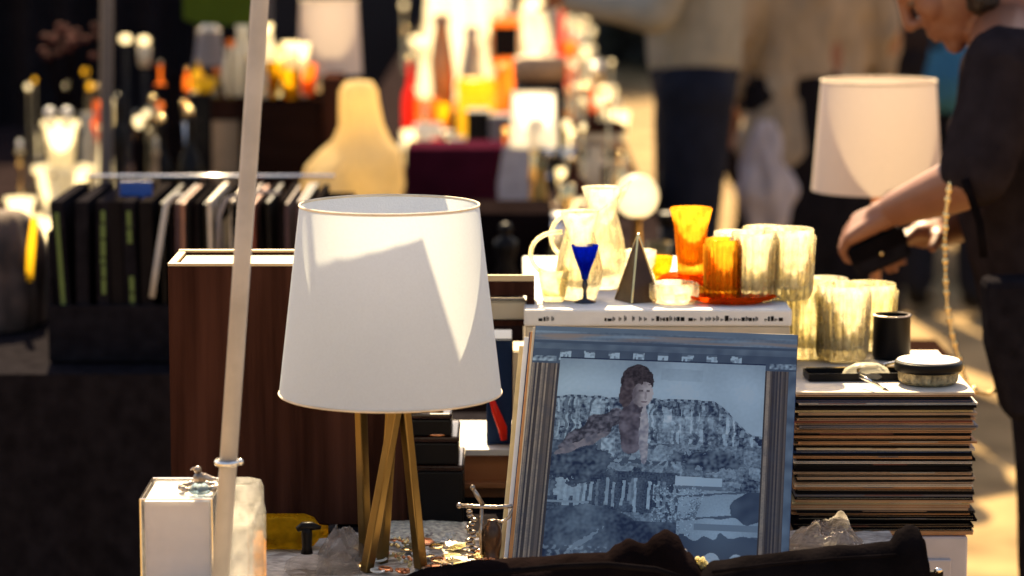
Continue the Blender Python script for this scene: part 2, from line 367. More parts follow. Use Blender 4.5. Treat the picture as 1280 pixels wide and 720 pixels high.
# three stacked dark lacquer boxes
prevz = TZ
for (pxa, pxb, pyt, nm, wd) in ((508, 580, 581, 'lowest and widest', .12), (506, 574, 545, 'middle', .11), (503, 565, 516, 'topmost and smallest', .10)):
    Y = 3.462 if True else 0
    a = at(pxa, 600, Y); c = at(pxb, pyt, Y); w = (c.x-a.x)/2
    t = thing('lacquer_box', f'glossy dark brown box, {nm} of the stepped stack behind the lamp legs', 'box', ((a.x+c.x)/2, Y+.0, prevz), group='stepped stack of dark boxes')
    hh = c.z-prevz
    B().box(-w+.001, w-.001, .001, wd, 0, hh-.009).build('box_body', black_p, t, bevel=.002)
    B().box(-w, w, 0, wd+.001, hh-.0085, hh-.001).build('lid', brown_gloss, t, bevel=.003)
    if pyt != 581: B().lathe([(.012, hh-.0008), (.014, hh+.001), (.012, hh+.003), (.010, hh+.001)], 20, M=T(w*.2, .012 if pyt > 520 else .02, 0)).build('lid_ring', copper, t, smooth=True)
    prevz = c.z

# ------------------------------------------------------------------ front album with printed cover
bd = Vector((math.cos(R(-5.47)), math.sin(R(-5.47)), 0)); L = .3122; HL = .3165
lean = R(42); nrm = Vector((-bd.y, bd.x, 0))
upv = (Vector((0, 0, 1))*math.cos(lean)+nrm*math.sin(lean)).normalized(); tw = R(1.46)
ax = (bd*math.cos(tw)-upv*math.sin(tw)).normalized(); upv = (upv*math.cos(tw)+bd*math.sin(tw)).normalized()
A = Vector((.00108, 3.2343, .7677))-upv*(HL-L)
fn_ = ax.cross(upv).normalized()
if fn_.y > 0: fn_ = -fn_
LR = Matrix((ax, -fn_, upv)).transposed().to_4x4()             # local x along the cover, y away, z up the cover
def hsh(a, b=0): return (math.sin(a*127.1+b*311.7)*43758.5453) % 1
def lerp3(a, b, t): t = max(0, min(1, t)); return tuple(x+(y-x)*t for x, y in zip(a, b))
NAVY, MID, PALE, STEEL_, INK = (.020, .050, .125), (.075, .15, .27), (.30, .43, .52), (.14, .23, .33), (.012, .018, .04)
def ell(u, v, cu, cv, ru, rv, rot=0):
    a, c = u-cu, v-cv; s_, c_ = math.sin(rot), math.cos(rot); x = a*c_+c*s_; y = -a*s_+c*c_
    return (x/ru)**2+(y/rv)**2
def sm(x, a, b): t = max(0, min(1, (x-a)/(b-a))); return t*t*(3-2*t)
def clut(u, v, a, b, k):                                       # jumble of small upright shapes
    w_ = noise.noise(Vector((u*14, v*14, k)))*.9
    i_, j_ = math.floor(u*a+w_), math.floor(v*b+w_*1.3+hsh(math.floor(u*a+w_), k)*3)
    return hsh(i_+.37*j_, k)
def cover(u, v):                                              # v runs down from the top edge
    n1 = noise.noise(Vector((u*6, v*6, 1))); n2 = noise.noise(Vector((u*22, v*22, 2))); n3 = noise.noise(Vector((u*70, v*70, 3))); n4 = noise.noise(Vector((u*150, v*150, 4)))
    def G(t): return lerp3((.010, .026, .070), (.30, .455, .57), t) if t < 1 else lerp3((.31, .455, .56), (.50, .58, .64), t-1)
    if v < .135 or (v < .165 and (u < .105 or u > .885)):      # header
        t = .13+.05*n2
        if v < .02: t = .30+.1*n1
        elif v < .062: t = .34+.35*noise.noise(Vector((u*4, v*60, 0)))+.08*n3
        elif v < .075: t = .12
        elif v < .10: t = .22+.12*n2
        if .102 < v < .150:
            k = round((u-.03)/.093); d = abs(u-.03-k*.093)
            if 1 <= k <= 8 and d < .021+.004*n2:
                q = hsh(math.floor((u-.03)*140)+k*7, 2); t = .95-.5*(q > .6)*(v > .125)-.3*(n3 > .2) if v > .106+.010*hsh(math.floor(u*90), k) else .2
        if (u < .09 or u > .90) and abs(v-.145) < .012: t = .45+.9*n3
        c = G(t)
        if .03 < v < .06: c = lerp3(c, (.22, .19, .17), max(0, .4+1.5*noise.noise(Vector((u*5, v*70, 9)))))
        return c
    if u < .105 or u > .885:                                   # shelves of spines either side
        if u > .972: return G(.25+.2*n2)
        k = math.floor((u+.002*noise.noise(Vector((v*3, 1, 1))))*165); q = hsh(k, 3)
        c = [(.045, .038, .038), (.17, .145, .12), (.075, .065, .062), (.27, .225, .17), (.03, .03, .042), (.12, .10, .085)][int(q*6)]
        return lerp3(c, (.05, .055, .075), .2+.4*n2+.3*n4)
    uu = (u-.105)/.78; vv = (v-.135)/.865
    hor = .195+.012*n2+.17*sm(uu, .74, .98)
    if vv < .007: return G(-.1)
    t = .86+.28*n1+.05*n3+.10*sm(uu, .3, .8)-.22*sm(vv, .18, 0)                                  # sky
    if abs(vv-.06-.02*uu) < .03 and .5 < uu < .7: t -= .12*sm(n1, -.2, .3)
    if vv > hor:
        t = .15+.75*clut(uu, vv, 46, 17, 1)*(.5+.5*hsh(math.floor(uu*16), 5))+.45*n3+.25*n4+.25*n2
        t -= .25*sm(uu, .75, .95)
        if hsh(math.floor(uu*92+n2*1.5), 7) > .72 and hsh(math.floor(vv*30+n1*3), math.floor(uu*46)) > .35: t = .85+.3*n3
        if hsh(math.floor(uu*70+n2*2), 8) > .80: t *= .35
        if vv < hor+.010: t = .08+.5*(math.floor(uu*60) % 2)
        if .28 < vv < .36 and uu > .45: t += .35*n2+.2
    if vv > .42:
        t = .12+.50*clut(uu, vv, 24, 34, 2)+.35*n3+.2*n4
        if uu < .22: t = .10+.12*n1+.1*n4
    if vv > .44 and ell(uu, vv, .74, .495, .15, .055, .08) < 1+1.4*n2+.8*n3: t = .14+.35*n2+.3*n3
    if .20 < uu < .30 and .40 < vv < .50: t = .75+.8*n3 if hsh(math.floor(uu*60), 4) > .3 else .3
    if .20 < uu < .60 and abs(vv-.51-.02*n2) < .012: t = .15+.5*(n3 > .1)
    if .56 < vv < .76 and uu < .62:                            # rows of spines
        k = math.floor(uu*66+.6*n2); top_ = .59+.03*hsh(k, 9); bot = .68+.08*hsh(k, 4)+.05*uu
        t = .12+.15*n2+.15*n4
        if top_ < vv < bot and hsh(k, 1) > .45: t = .35+.55*hsh(k, 2)+.25*n3
        if abs(vv-.72) < .006 and uu < .2: t = .6
    if .60 < uu < .82 and .555+.03*uu < vv < .635: t = .98+.2*n1 if vv < .62 else .30           # pale table
    if uu > .62 and vv > .64:                                   # tilted pale sheets
        w1 = vv-(.66-.10*(uu-.7)); t = .72+.25*n1+.1*n4
        if abs((w1*9) % 1) < .10+.08*n2: t = .18
        if ell(uu, vv, 1.0, .70, .13, .085, -.35) < 1+.4*n2: t = .10+.1*n2
        if vv > .86+.03*n2: t = .14+.12*n1
        if .80 < vv < .83 and uu > .7: t = .42
    if .50 < uu < .74-.3*max(0, vv-.66) and .62 < vv < .86 and n3+.7*n2+.4*n4 > .02: t = .62+.9*n4 if n3 > 0 else .3
    if ell(uu, vv, .20, .93, .31, .20, .05) < 1+.08*n2 or (vv > .80 and uu < .62): t = .17+.22*n1+.16*n2+.14*n3
    if ell(uu, vv, .18, .91, .10, .013, -.65) < 1+1.2*n3: t = .55
    if vv > .93 and uu < .3: t += .25*(n3 > .15)
    # figure bending over the crates
    c = None
    if ell(uu, vv, .12, .53, .17, .11, -.2) < 1+1.1*n2+.6*n3: t = .12+.25*n2+.2*n3
    if ell(uu, vv, .19, .365, .17, .058, -.62) < 1+.7*n2: c = lerp3((.030, .034, .055), (.15, .16, .21), .35+n2*.9+n3*.9+n4*.3)
    if ell(uu, vv, .14, .435, .14, .020, -.42) < 1+.8*n2: c = lerp3((.20, .20, .235), (.10, .11, .15), .4+n2+n3*.8)
    if ell(uu, vv, .375, .33, .062, .145, .0) < 1+.35*n2: c = lerp3((.045, .042, .065), (.15, .145, .19), .35+n2*1.3+n3*.5)
    if ell(uu, vv, .435, .37, .022, .15, -.06) < 1+.6*n2: c = lerp3((.34, .36, .40), (.17, .19, .25), .35+n2+n3)
    if ell(uu, vv, .385, .115, .080, .090, 0) < 1+.12*n3: c = lerp3((.016, .013, .020), (.055, .046, .058), .4+n3+.5*n4)
    if ell(uu, vv, .338, .17, .035, .075, .1) < 1+.2*n3: c = lerp3((.035, .028, .04), (.085, .07, .085), .5+n3)
    if ell(uu, vv, .415, .175, .050, .065, .15) < 1+.1*n3 and vv > .118+.03*n3-.05*(uu-.40):
        sh_ = sm(uu, .365, .445); c = lerp3((.11, .10, .125), (.36, .36, .385), sh_+.35*n3+.5*n2)
        if abs(vv-.158) < .006 and (abs(uu-.405) < .011 or abs(uu-.440) < .009): c = (.10, .09, .11)
        if ell(uu, vv, .430, .185, .006, .020) < 1: c = lerp3(c, (.16, .14, .17), .6)
        if ell(uu, vv, .425, .214, .015, .004) < 1: c = (.13, .10, .13)
    if c is not None: return c
    if (ell(uu, vv, .79, .985, .042, .050) < 1 or ell(uu, vv, .905, .985, .038, .048) < 1): t = 1.15-.35*abs(n3)
    return G(t)
def album_cover_mesh(par, nx=330, ny=340):
    b = B(); b.grid(nx, ny, lambda u, v: (u*L, -.0021, v*HL)); o = b.build('cover_print', vcol_mat('blue_printed_cover', .6, .12), par)
    ca = o.data.color_attributes.new('print', 'FLOAT_COLOR', 'CORNER')
    for p in o.data.polygons:
        c = p.center; col = cover(c.x/L, 1-c.z/HL)
        for li in p.loop_indices: ca.data[li].color = (*[max(.004, (q*.86+.14*sum(col)/3)*1.10) for q in col], 1)
    return o
t = thing('record_album', 'blue album cover with a photo of a man over record crates, frontmost in the row', 'record album'); t.matrix_world = Matrix.Translation(A) @ LR
B().box(-.0005, L+.0005, -.0019, .0014, 0, HL+.0005).build('sleeve', navy_p, t, bevel=.0006)
album_cover_mesh(t)
edge_cols = [('cream', cream_p), ('orange brown', mat('orange_brown_card', (.46, .22, .08), .7)), ('dark blue', navy_p), ('white', white_cloth), ('tan', tan_p), ('cream yellow', mat('yellowed_card', (.6, .46, .22), .7)), ('grey', grey_p)]
for i, (nm, m) in enumerate(edge_cols):
    off = .0042+.0038*i; sx = -.0030*i-.0018*(i % 2); up_ = [.003, -.001, .001, -.004, -.006, -.012, -.016][i]
    t = thing('record_album', f'{nm} edged album {["directly", "second", "third", "fourth", "fifth", "sixth", "seventh"][i]} behind the blue cover in the leaning row', 'record album', group='albums leaning behind the blue cover')
    t.matrix_world = Matrix.Translation(A+Vector((0, 0, 0))) @ LR @ T(sx-.001, off, 0, 0, R(random.uniform(-.6, .2)), 0)
    B().box(0, L, -.0016, .0012, 0, HL-.002+up_).build('sleeve', m, t, bevel=.0005)

# ------------------------------------------------------------------ box with the cream lip that the glassware stands on
ZG = 1.000; YG = 3.578; xa = at(655, 400, YG).x; xb = at(990, 400, YG).x
t = thing('storage_box', 'cream topped storage box with a printed lip, under the glassware behind the album', 'box', (xa, YG, TZ))
W_ = xb-xa; H_ = ZG-TZ; D_ = .52
B().box(.002, W_-.002, .002, D_, 0, H_-.022).build('box_body', cream_p, t, bevel=.002)
B().box(0, W_, 0, D_+.002, H_-.0215, H_).build('lid', white_cloth, t, bevel=.003)
b = B()                                             # unreadable small printing along the lip
x = .018; k = 0
while x < W_-.012:
    w = .0022+.0035*hsh(k, 1); hh = .0032+.0038*hsh(k, 2)
    if hsh(k, 5) > .16 and (x < .045 or x > .10):
        if hsh(k, 6) > .5: b.box(x, x+w, -.0006, -.0001, H_-.0145, H_-.0145+hh)
        else:
            b.box(x, x+.0011, -.0006, -.0001, H_-.0145, H_-.0145+hh); b.box(x+.0018, x+.0030, -.0006, -.0001, H_-.0135, H_-.0145+hh*.8)
    x += w+.0012; k += 1
b.build('lip_print', black_p, t)

# ------------------------------------------------------------------ record stack and white cabinet
YR = 3.455; xr0 = at(993, 600, YR).x; xr1 = at(1216, 600, YR).x; zs0 = at(1100, 669, YR).z; zs1 = at(1100, 490, YR).z
t = thing('cabinet', 'plain white cabinet standing under the stack of records', 'cabinet', ((xr0+xr1)/2, YR+.16, 0))
w = (xr1-xr0)/2-.004
B().box(-w, w, -.158, .16, .03, zs0-.002).build('cabinet_body', mat('pale_lilac_white_board', (.46, .44, .46), .6, var=.05), t, bevel=.003)
B().box(-w+.02, w-.02, -.162, -.1585, .05, zs0-.03).build('door', mat('pale_lilac_white_board', (.5, .5, .5)), t, bevel=.002)
B().box(-w+.01, w-.01, -.15, .15, 0, .029).build('plinth', black_p, t)
n = 56; cols = [('cream', cream_p), ('black', black_p), ('dark brown', leather_br), ('tan', tan_p), ('navy', navy_p), ('off-white', mat('aged_white_card', (.58, .50, .40), .7)), ('grey', grey_p), ('orange brown', MC['orange_brown_card']), ('dark green', green_p), ('charcoal', mat('charcoal_card', (.012, .010, .010), .8, spec=.06)), ('rust red', mat('rust_red_card', (.20, .045, .02), .7)), ('yellowed', MC['yellowed_card'])]
weights = [3, 9, 8, 6, 2, 3, 2, 7, 1, 7, 3, 4]
ords = 'top second third fourth fifth sixth seventh eighth ninth tenth eleventh twelfth thirteenth fourteenth fifteenth sixteenth seventeenth eighteenth nineteenth twentieth twenty-first twenty-second twenty-third twenty-fourth twenty-fifth twenty-sixth twenty-seventh twenty-eighth'.split()
z = zs0; rs = random.Random(5); dz = (zs1-zs0)/n; last = None
for i in range(n):
    while True:
        nm, m = rs.choices(cols, weights)[0]
        if nm != last: break
    if i == n-1: nm, m = cols[5]
    last = nm
    k = n-1-i
    where = f'{ords[k]} from the top' if 0 < k < 28 else ('on top' if k == 0 else (f'{ords[i]} from the bottom' if i else 'at the very bottom'))
    thk = dz*rs.uniform(.72, .93)
    tx = rs.uniform(-.004, .004)+(.004 if rs.random() < .12 else 0)
    t = thing('record_sleeve', f'{nm} record sleeve, {where} of the flat stack', 'record sleeve', ((xr0+xr1)/2+tx, YR+.158+rs.uniform(-.003, .003), z), (R(rs.uniform(-.15, .15)), R(rs.uniform(-.18, .18)), R(rs.uniform(-.9, .9))), group='records in the flat stack')
    hw = (xr1-xr0)/2; hd_ = .157
    B().box(-hw, hw, -hd_, hd_, 0, thk*.36).box(-hw, hw, -hd_, hd_, thk*.68, thk).box(-hw, -hw+.002, -hd_, hd_, thk*.36, thk*.68).build('sleeve', m, t)
    B().box(-hw+.003, hw-.002, -hd_+.0012, hd_, thk*.37, thk*.66).build('inner_sleeve', black_p if rs.random() < .6 else (tan_p if rs.random() < .6 else cream_p), t)
    if i % 3 == 0:
        b = B()
        xx = rs.uniform(-hw*.8, hw*.1); b.box(xx, xx+rs.uniform(.02, .09), -hd_-.0006, -hd_-.0001, thk*.70, thk*.92); b.build('spine_print', [cream_p, tan_p, grey_p, MC['rust_red_card']][i % 4], t)
    z += dz
ZS = zs1+.001

# ------------------------------------------------------------------ glassware
def tum(name, label, px, pyb, wpx, hpx, z, m, ribs=20, taper=.9, group=None, cat='glass', Y=None, amp=.20):
    p = onz(px, pyb, z) if Y is None else Vector((at(px, 360, Y).x, Y, z))
    if Y is None: Y = p.y
    r = mm(wpx, Y)/2; hh = mm(hpx, Y); t = .0034
    o = thing(name, label, cat, p, group=group)
    pr = [(0, .001), (r*taper*.92, .001), (r*taper, .004), (r*taper, .012)] + [(r*(taper+(1-taper)*f), .012+(hh*.9-.012)*f) for f in (.2, .4, .6, .8, 1)] + [(r*.985, hh*.93), (r, hh*.985), (r-.001, hh), (r-t, hh*.985)] + [((r-t)*(taper+(1-taper)*f)-.001, .02+(hh-.022)*f) for f in (.8, .5, .2)] + [(r*taper*.8, .016), (0, .014)]
    B().lathe(pr, ribs*10, ribs, amp, zlo=.010, zhi=hh*.91).build('glass_wall', m, o, smooth=True)
    return o
G1 = 'clear tumblers on the glassware box'; G2 = 'tumblers on the record stack'
def tumg(*a, **k):
    o = tum(*a, **k); return o
tumg('glass_tumbler', 'pale ribbed tumbler at the left of the pair on the record stack', 1008, 446, 72, 95, ZS, pale_glass, group=G2)
tumg('glass_tumbler', 'pale ribbed tumbler in the middle of the row on the record stack', 1052, 450, 68, 97, ZS, clear_glass, group=G2)
tumg('glass_tumbler', 'pale ribbed tumbler at the right, next to the dark cup on the record stack', 1086, 436, 66, 84, ZS, pale_glass, group=G2)
tumg('glass_tumbler', 'clear ribbed tumbler behind the right pair of tumblers', 1030, 430, 60, 84, ZS, clear_glass, group=G2, ribs=16)
tumg('glass_tumbler', 'tall clear ribbed tumbler at the right end of the upper row of glasses', 985, 372, 64, 90, ZG, clear_glass, group=G1, ribs=16, Y=3.67)
tumg('glass_tumbler', 'clear ribbed tumbler right beside the orange tumbler', 942, 376, 58, 88, ZG, clear_glass, group=G1, ribs=14)
tumg('glass_tumbler', 'smaller clear tumbler behind the gap of the upper row', 955, 362, 56, 80, ZG, pale_glass, group=G1, ribs=14)
tumg('glass_tumbler', 'clear tumbler standing behind the orange tumbler', 916, 362, 50, 74, ZG, clear_glass, group=G1, ribs=14)
tumg('amber_tumbler', 'short orange amber ribbed tumbler in front of the upper row', 903, 377, 46, 80, ZG, amber_glass, ribs=18, taper=.96)
# flared amber vase on a gathered foot
p = onz(863, 362, ZG); r = mm(27, p.y); hh = mm(104, p.y)
o = thing('amber_vase', 'flared amber glass vase standing left of the orange tumbler', 'vase', p)
B().lathe([(0, 0), (r*1.0, 0), (r*1.05, .006), (r*.62, .018), (r*.60, .03), (r*.66, hh*.5), (r*.76, hh*.78), (r*1.0, hh*.985), (r*.96, hh), (r*.70, hh*.78), (r*.58, hh*.5), (r*.5, .035), (0, .03)], 96, 16, .12, zlo=.025, zhi=hh*.8).build('vase_wall', amber_glass, o, smooth=True)
B().lathe([(r*.3, .012), (r*1.3, .006), (r*1.45, .012), (r*1.15, .02), (r*.6, .022)], 64, 7, .25).build('ruffled_foot', orange_glass, o, smooth=True)
# orange swirl dish
p = onz(915, 380, ZG)
o = thing('glass_dish', 'shallow orange red glass dish in front of the orange tumbler', 'dish', p)
B().lathe([(0, .001), (.030, .001), (.048, .008), (.056, .013), (.054, .014), (.045, .010), (.028, .004), (0, .004)], 96, 9, .10).build('dish_bowl', orange_glass, o, smooth=True)
o.scale = (1, .45, .8)
p = onz(842, 378, ZG)
o = thing('glass_ashtray', 'chunky clear glass ashtray between pyramid and amber vase', 'ashtray', p)
B().lathe([(0, .001), (.026, .001), (.031, .008), (.031, .024), (.025, .026), (.022, .014), (0, .010)], 64, 8, .12).build('ashtray_bowl', clear_glass, o, smooth=True)
p = onz(822, 372, ZG)
for (px, py, w_, h_, lab, m) in ((866, 374, 30, 16, 'small amber glass bowl at the foot of the amber vase', amber_glass), (800, 352, 40, 40, 'clear cut glass bowl behind the brown pyramid', clear_glass), (826, 350, 30, 30, 'small gold lit glass cup behind the ashtray', yellow_glass)):
    p = onz(px, py, ZG); r = mm(w_, p.y)/2; hh = mm(h_, p.y)
    o = thing('glass_bowl', lab, 'bowl', p)
    B().lathe([(0, 0), (r*.5, 0), (r*.55, hh*.1), (r*.9, hh*.6), (r, hh), (r*.93, hh), (r*.8, hh*.6), (r*.4, hh*.2), (0, hh*.18)], 64, 10, .12).build('bowl_wall', m, o, smooth=True)
# glass jugs with handles
def jug(label, px, pyb, wpx, hpx, z, m, hs=-1, lean=0, hpxw=34, hm=None):
    p = onz(px, pyb, z); Y = p.y; r = mm(wpx, Y)/2; hh = mm(hpx, Y)
    o = thing('glass_jug', label, 'jug', p)
    B().lathe([(0, .001), (r*.75, .001), (r*.8, .008), (r*.95, hh*.18), (r, hh*.32), (r*.9, hh*.5), (r*.66, hh*.72), (r*.62, hh*.82), (r*.82, hh*.97), (r*.86, hh), (r*.80, hh*.985), (r*.57, hh*.82), (r*.60, hh*.72), (r*.84, hh*.5), (r*.93, hh*.32), (r*.7, .02), (0, .014)], 96, 12, .09, zlo=.01, zhi=hh*.8).build('jug_wall', m, o, smooth=True)
    hw = mm(hpxw, Y); pts = []
    for k in range(13):
        a = PI*k/12; pts.append((hs*(r*.74+hw*math.sin(a)**.8), -.004, hh*(.52+.25*math.cos(a))))
    pts[-1] = (hs*r*.9, 0, hh*.26)
    B().tube(pts, .0030, 10).build('handle', hm or m, o, smooth=True)
    B().prism([(0, 0), (r*.5, .012), (0, -.02)], -.006, .006, M=T(-hs*r*.72, 0, hh*.97)).build('spout', m, o)
    return o
jug('clear glass jug with amber lit handle, farthest left of the glassware', 724, 374, 58, 112, ZG, clear_glass, hpxw=40, hm=pale_glass)
jug('tall clear glass jug with a looped handle behind the blue stemmed glass', 752, 360, 60, 128, ZG, clear_glass, hpxw=42, hm=pale_glass)
p = onz(692, 376, ZG); o = thing('glass_bowl', 'low square clear glass dish below the jug handles at far left', 'bowl', p)
B().lathe([(0, 0), (.016, 0), (.020, .006), (.026, .030), (.0275, .040), (.025, .040), (.018, .008), (0, .006)], 4, M=T(0, 0, 0, 0, 0, R(45))).build('bowl_wall', pale_glass, o, bevel=.002)
# cobalt stemmed glass
p = onz(731, 378, ZG); hh = mm(73, p.y); r = mm(18, p.y)
o = thing('stemmed_glass', 'small cobalt blue stemmed glass in front of the clear jugs', 'glass', p)
B().lathe([(.003, hh*.40), (.004, hh*.42), (r*.35, hh*.55), (r*.75, hh*.80), (r*.98, hh), (r*.90, hh), (r*.66, hh*.80), (r*.22, hh*.56), (0, hh*.48)], 40, 8, .08).build('bowl', blue_glass, o, smooth=True)
B().lathe([(0, 0), (r*.8, 0), (r*.8, .0015), (.003, .005), (.0022, hh*.2), (.004, hh*.3), (.0025, hh*.40), (0, hh*.41)], 24).build('stem', mat('dark_glass', (.02, .02, .03), .15), o, smooth=True)
# pyramid
p = onz(797, 376, ZG); o = thing('pyramid_ornament', 'brown pyramid ornament with bright gold edges on the glassware box', 'ornament', p, (0, 0, R(28)))
bw = .021; hh = .085; b = B(); vs = [b.bm.verts.new(q) for q in ((-bw, -bw, 0), (bw, -bw, 0), (bw, bw, 0), (-bw, bw, 0), (0, 0, hh))]
b.bm.faces.new(vs[:4][::-1])
for k in range(4): b.bm.faces.new((vs[k], vs[(k+1) % 4], vs[4]))
b.build('pyramid_body', mat('brown_smoked_glass', (.07, .035, .02), .4, var=.3, coat=.1, spec=.2), o)
b = B()
for k in range(4):
    c = [(-bw, -bw), (bw, -bw), (bw, bw), (-bw, bw)][k]; b.tube([(c[0], c[1], .001), (0, 0, hh+.001)], .0014, 6)
b.build('edging', gold, o)
# dark cup, tray, dish, knives on the stack
p = onz(1114, 447, ZS); r = mm(24, p.y); hh = mm(54, p.y)
o = thing('cup', 'black straight sided cup at the right end of the glasses', 'cup', p)
B().lathe([(0, .0), (r*.95, .0), (r, .003), (r*.97, hh*.96), (r*1.05, hh), (r*.9, hh), (r*.86, .01), (0, .008)], 40).build('cup_body', black_p, o, smooth=True)
B().lathe([(r*.88, hh+.0005), (r*1.04, hh+.0005), (r*1.03, hh+.0016), (r*.90, hh+.0016)], 40).build('rim', silver, o, smooth=True)
p = onz(1073, 472, ZS); o = thing('tray', 'long black lacquer tray lying on top of the record stack', 'tray', p, (0, 0, R(4)))
b = B().box(-.065, .065, -.02, .02, 0, .003).box(-.065, .065, -.0215, -.0202, 0, .009).box(-.065, .065, .0202, .0215, 0, .009).box(-.066, -.0652, -.0215, .0215, 0, .009).box(.0652, .066, -.0215, .0215, 0, .009)
b.build('tray_body', black_p, o, bevel=.0008)
B().box(-.062, .064, .0203, .0213, .0092, .0102).build('gilt_edge', gold, o)
p = onz(1163, 490, ZS); p = Vector((at(1160, 480, 3.52).x, 3.52, ZS)); o = thing('trinket_dish', 'round lidded dish with white top and woven side on the record stack corner', 'dish', p)
r = mm(43, 3.52)
B().lathe([(0, 0), (r*.78, 0), (r*.86, .003), (r*.88, .014), (r*.8, .0145), (0, .0145)], 64, 40, .04).build('dish_side', mat('woven_straw', (.30, .25, .14), .7, var=.6, scale=120, bump=.8), o)
B().lathe([(0, .015), (r*.96, .015), (r, .018), (r, .024), (r*.97, .0265), (r*.9, .0268), (0, .0262)], 64).build('dark_band', black_p, o, smooth=True)
B().lathe([(0, .0272), (r*.93, .0272), (r*.9, .0285), (0, .0305)], 64).build('lid', white_cloth, o, smooth=True)
p = Vector((at(1083, 480, 3.55).x, 3.55, ZS)); o = thing('soap_dish', 'white domed shell dish on the records in front of the black tray', 'dish', p)
B().lathe([(0, 0), (.027, 0), (.030, .004), (.026, .012), (.014, .018), (0, .019)], 48, 9, .08).build('shell', opal, o, smooth=True); o.scale = (1.0, .7, 1)
for (a, c, lab) in (((1075, 470), (1112, 489), 'silver knife lying between shell dish and lidded dish'), ((1072, 463), (1150, 447), 'long brass letter opener lying across the black tray')):
    q0 = onz(a[0], a[1], ZS+.012); q1 = onz(c[0], c[1], ZS+.004 if c[1] > 480 else ZS+.014)
    o = thing('knife', lab, 'knife', q0)
    d = q1-q0
    B().tube([d*0, d*.4], [.003, .0022], 8, flat=.6).build('handle', steel if 'silver' in lab else brass, o, smooth=True)
    B().tube([d*.41, d*.8, d], [.0022, .0028, .0006], 6, flat=.25).build('blade', steel, o, smooth=True)

# ------------------------------------------------------------------ foreground clutter
# glass display box with white marble-look block
GY = 3.06
a = at(177, 700, GY); zt = at(200, 624, GY).z
o = thing('glass_case', 'clear glass case holding a white veined block, at lower left', 'display case', (a.x, GY, TZ+.004), (0, 0, R(0)))
gw = mm(91, GY); gh = zt-TZ-.004; gd = .11
white_block = mat('white_veined_block', (.88, .82, .80), .35, var=.03, scale=5, col2=(.70, .64, .64), stretch=(.6, 1, 3))
B().box(.0035, gw-.003, .004, gd-.004, .003, gh-.003).build('inner_block', white_block, o, bevel=.001)
b = B(); g = .0016
b.box(0, gw, 0, g, 0, gh).box(0, gw, gd-g, gd, 0, gh).box(0, g, g*1.2, gd-g*1.2, 0, gh).box(gw-g, gw, g*1.2, gd-g*1.2, 0, gh).box(g*1.2, gw-g*1.2, g*1.2, gd-g*1.2, gh-.0012, gh-.0002)
b.build('glass_pane', clean_glass, o)
b = B(); b.tube([(0, 0, 0), (0, 0, gh)], .0012, 6).tube([(gw, 0, 0), (gw, 0, gh)], .0012, 6).tube([(0, 0, gh), (gw, 0, gh)], .0009, 6).tube([(0, gd, gh), (gw, gd, gh)], .0012, 6).tube([(0, 0, gh), (0, gd, gh)], .0012, 6).tube([(gw, 0, gh), (gw, gd, gh)], .0012, 6)
b.build('edge_strip', steel, o)
a = at(268, 700, GY); b_ = at(324, 700, GY); r = (b_.x-a.x)/2
o = thing('frosted_jar', 'frosted glass jar standing behind the foot of the pole', 'jar', ((a.x+b_.x)/2, GY+.045, TZ+.004))
hh = at(300, 612, GY).z-TZ-.004
B().lathe([(0, 0), (r*1.15, 0), (r*1.22, .004), (r*1.22, hh*.72), (r*1.15, hh*.8), (r*1.13, hh*.94), (r*1.0, hh), (r*.95, hh), (r*1.05, hh*.9), (r*1.1, hh*.7), (r*1.1, .008), (0, .006)], 8, M=T(0, 0, 0, 0, 0, R(22.5))).build('jar_wall', frost_glass, o, bevel=.002)
# crystal stopper / ornament on the case
p = at(250, 622, GY+.03); p.z = TZ+.004+gh
o = thing('crystal_ornament', 'small crystal bird ornament perched on the glass case', 'ornament', p)
ice = glass('pale_blue_crystal', (.70, .86, .97), .2, .3)
B().lathe([(0, .0005), (.011, .0005), (.0125, .003), (.010, .008), (.006, .011), (0, .012)], 10).build('crystal_base', ice, o)
b = B().ball((0, 0, .017), (.0075, .006, .007), 10).ball((-.002, 0, .026), .0045, 8)
b.tube([(.004, 0, .019), (.013, 0, .016), (.018, 0, .0165)], [.004, .003, .001], 8).tube([(-.006, 0, .028), (-.010, 0, .026)], [.0018, .0005], 6)
b.build('bird_figure', silver, o, smooth=False)
# ring of beads on the case
for (dx, dy) in ((-.016, 0), (-.022, .01), (-.012, .012)):
    pass
b = B()
for k in range(26):
    a_ = 2*PI*k/26; b.ball((.020*math.cos(a_)+.002*hsh(k, 1), .016*math.sin(a_), .003+.001*hsh(k, 2)), .0028+.0008*hsh(k, 3), 8)
o = b.build('bead_bracelet', silver, loc=p+Vector((-.004, .018, 0))); tag(o, 'silver bead bracelet lying behind the crystal bird on the glass case', 'bracelet')
# lying yellow bottle
p = at(350, 680, 3.33); o = thing('bottle', 'amber yellow bottle lying on its side behind the frosted jar', 'bottle', (at(322, 690, 3.33).x, 3.33, TZ+.024))
Mx = T(0, 0, 0, 0, R(90), 0)
B().lathe([(0, 0), (.018, 0), (.021, .003), (.021, .055), (.017, .066), (.008, .073), (.0075, .083), (0, .083)], 32, M=Mx).build('bottle_body', yellow_glass, o, smooth=True)
B().lathe([(0, .0835), (.0085, .0835), (.0085, .094), (0, .095)], 24, M=Mx).build('cap', black_p, o, smooth=True)
p = onz(320, 712, TZ+.004); o = thing('bottle', 'narrow upright amber glass vial beside the frosted jar', 'bottle', (at(323, 690, 3.12).x, 3.14, TZ+.004))
B().lathe([(0, 0), (.006, 0), (.007, .002), (.007, .052), (.003, .058), (.003, .064), (0, .065)], 20).build('bottle_body', amber_glass, o, smooth=True)
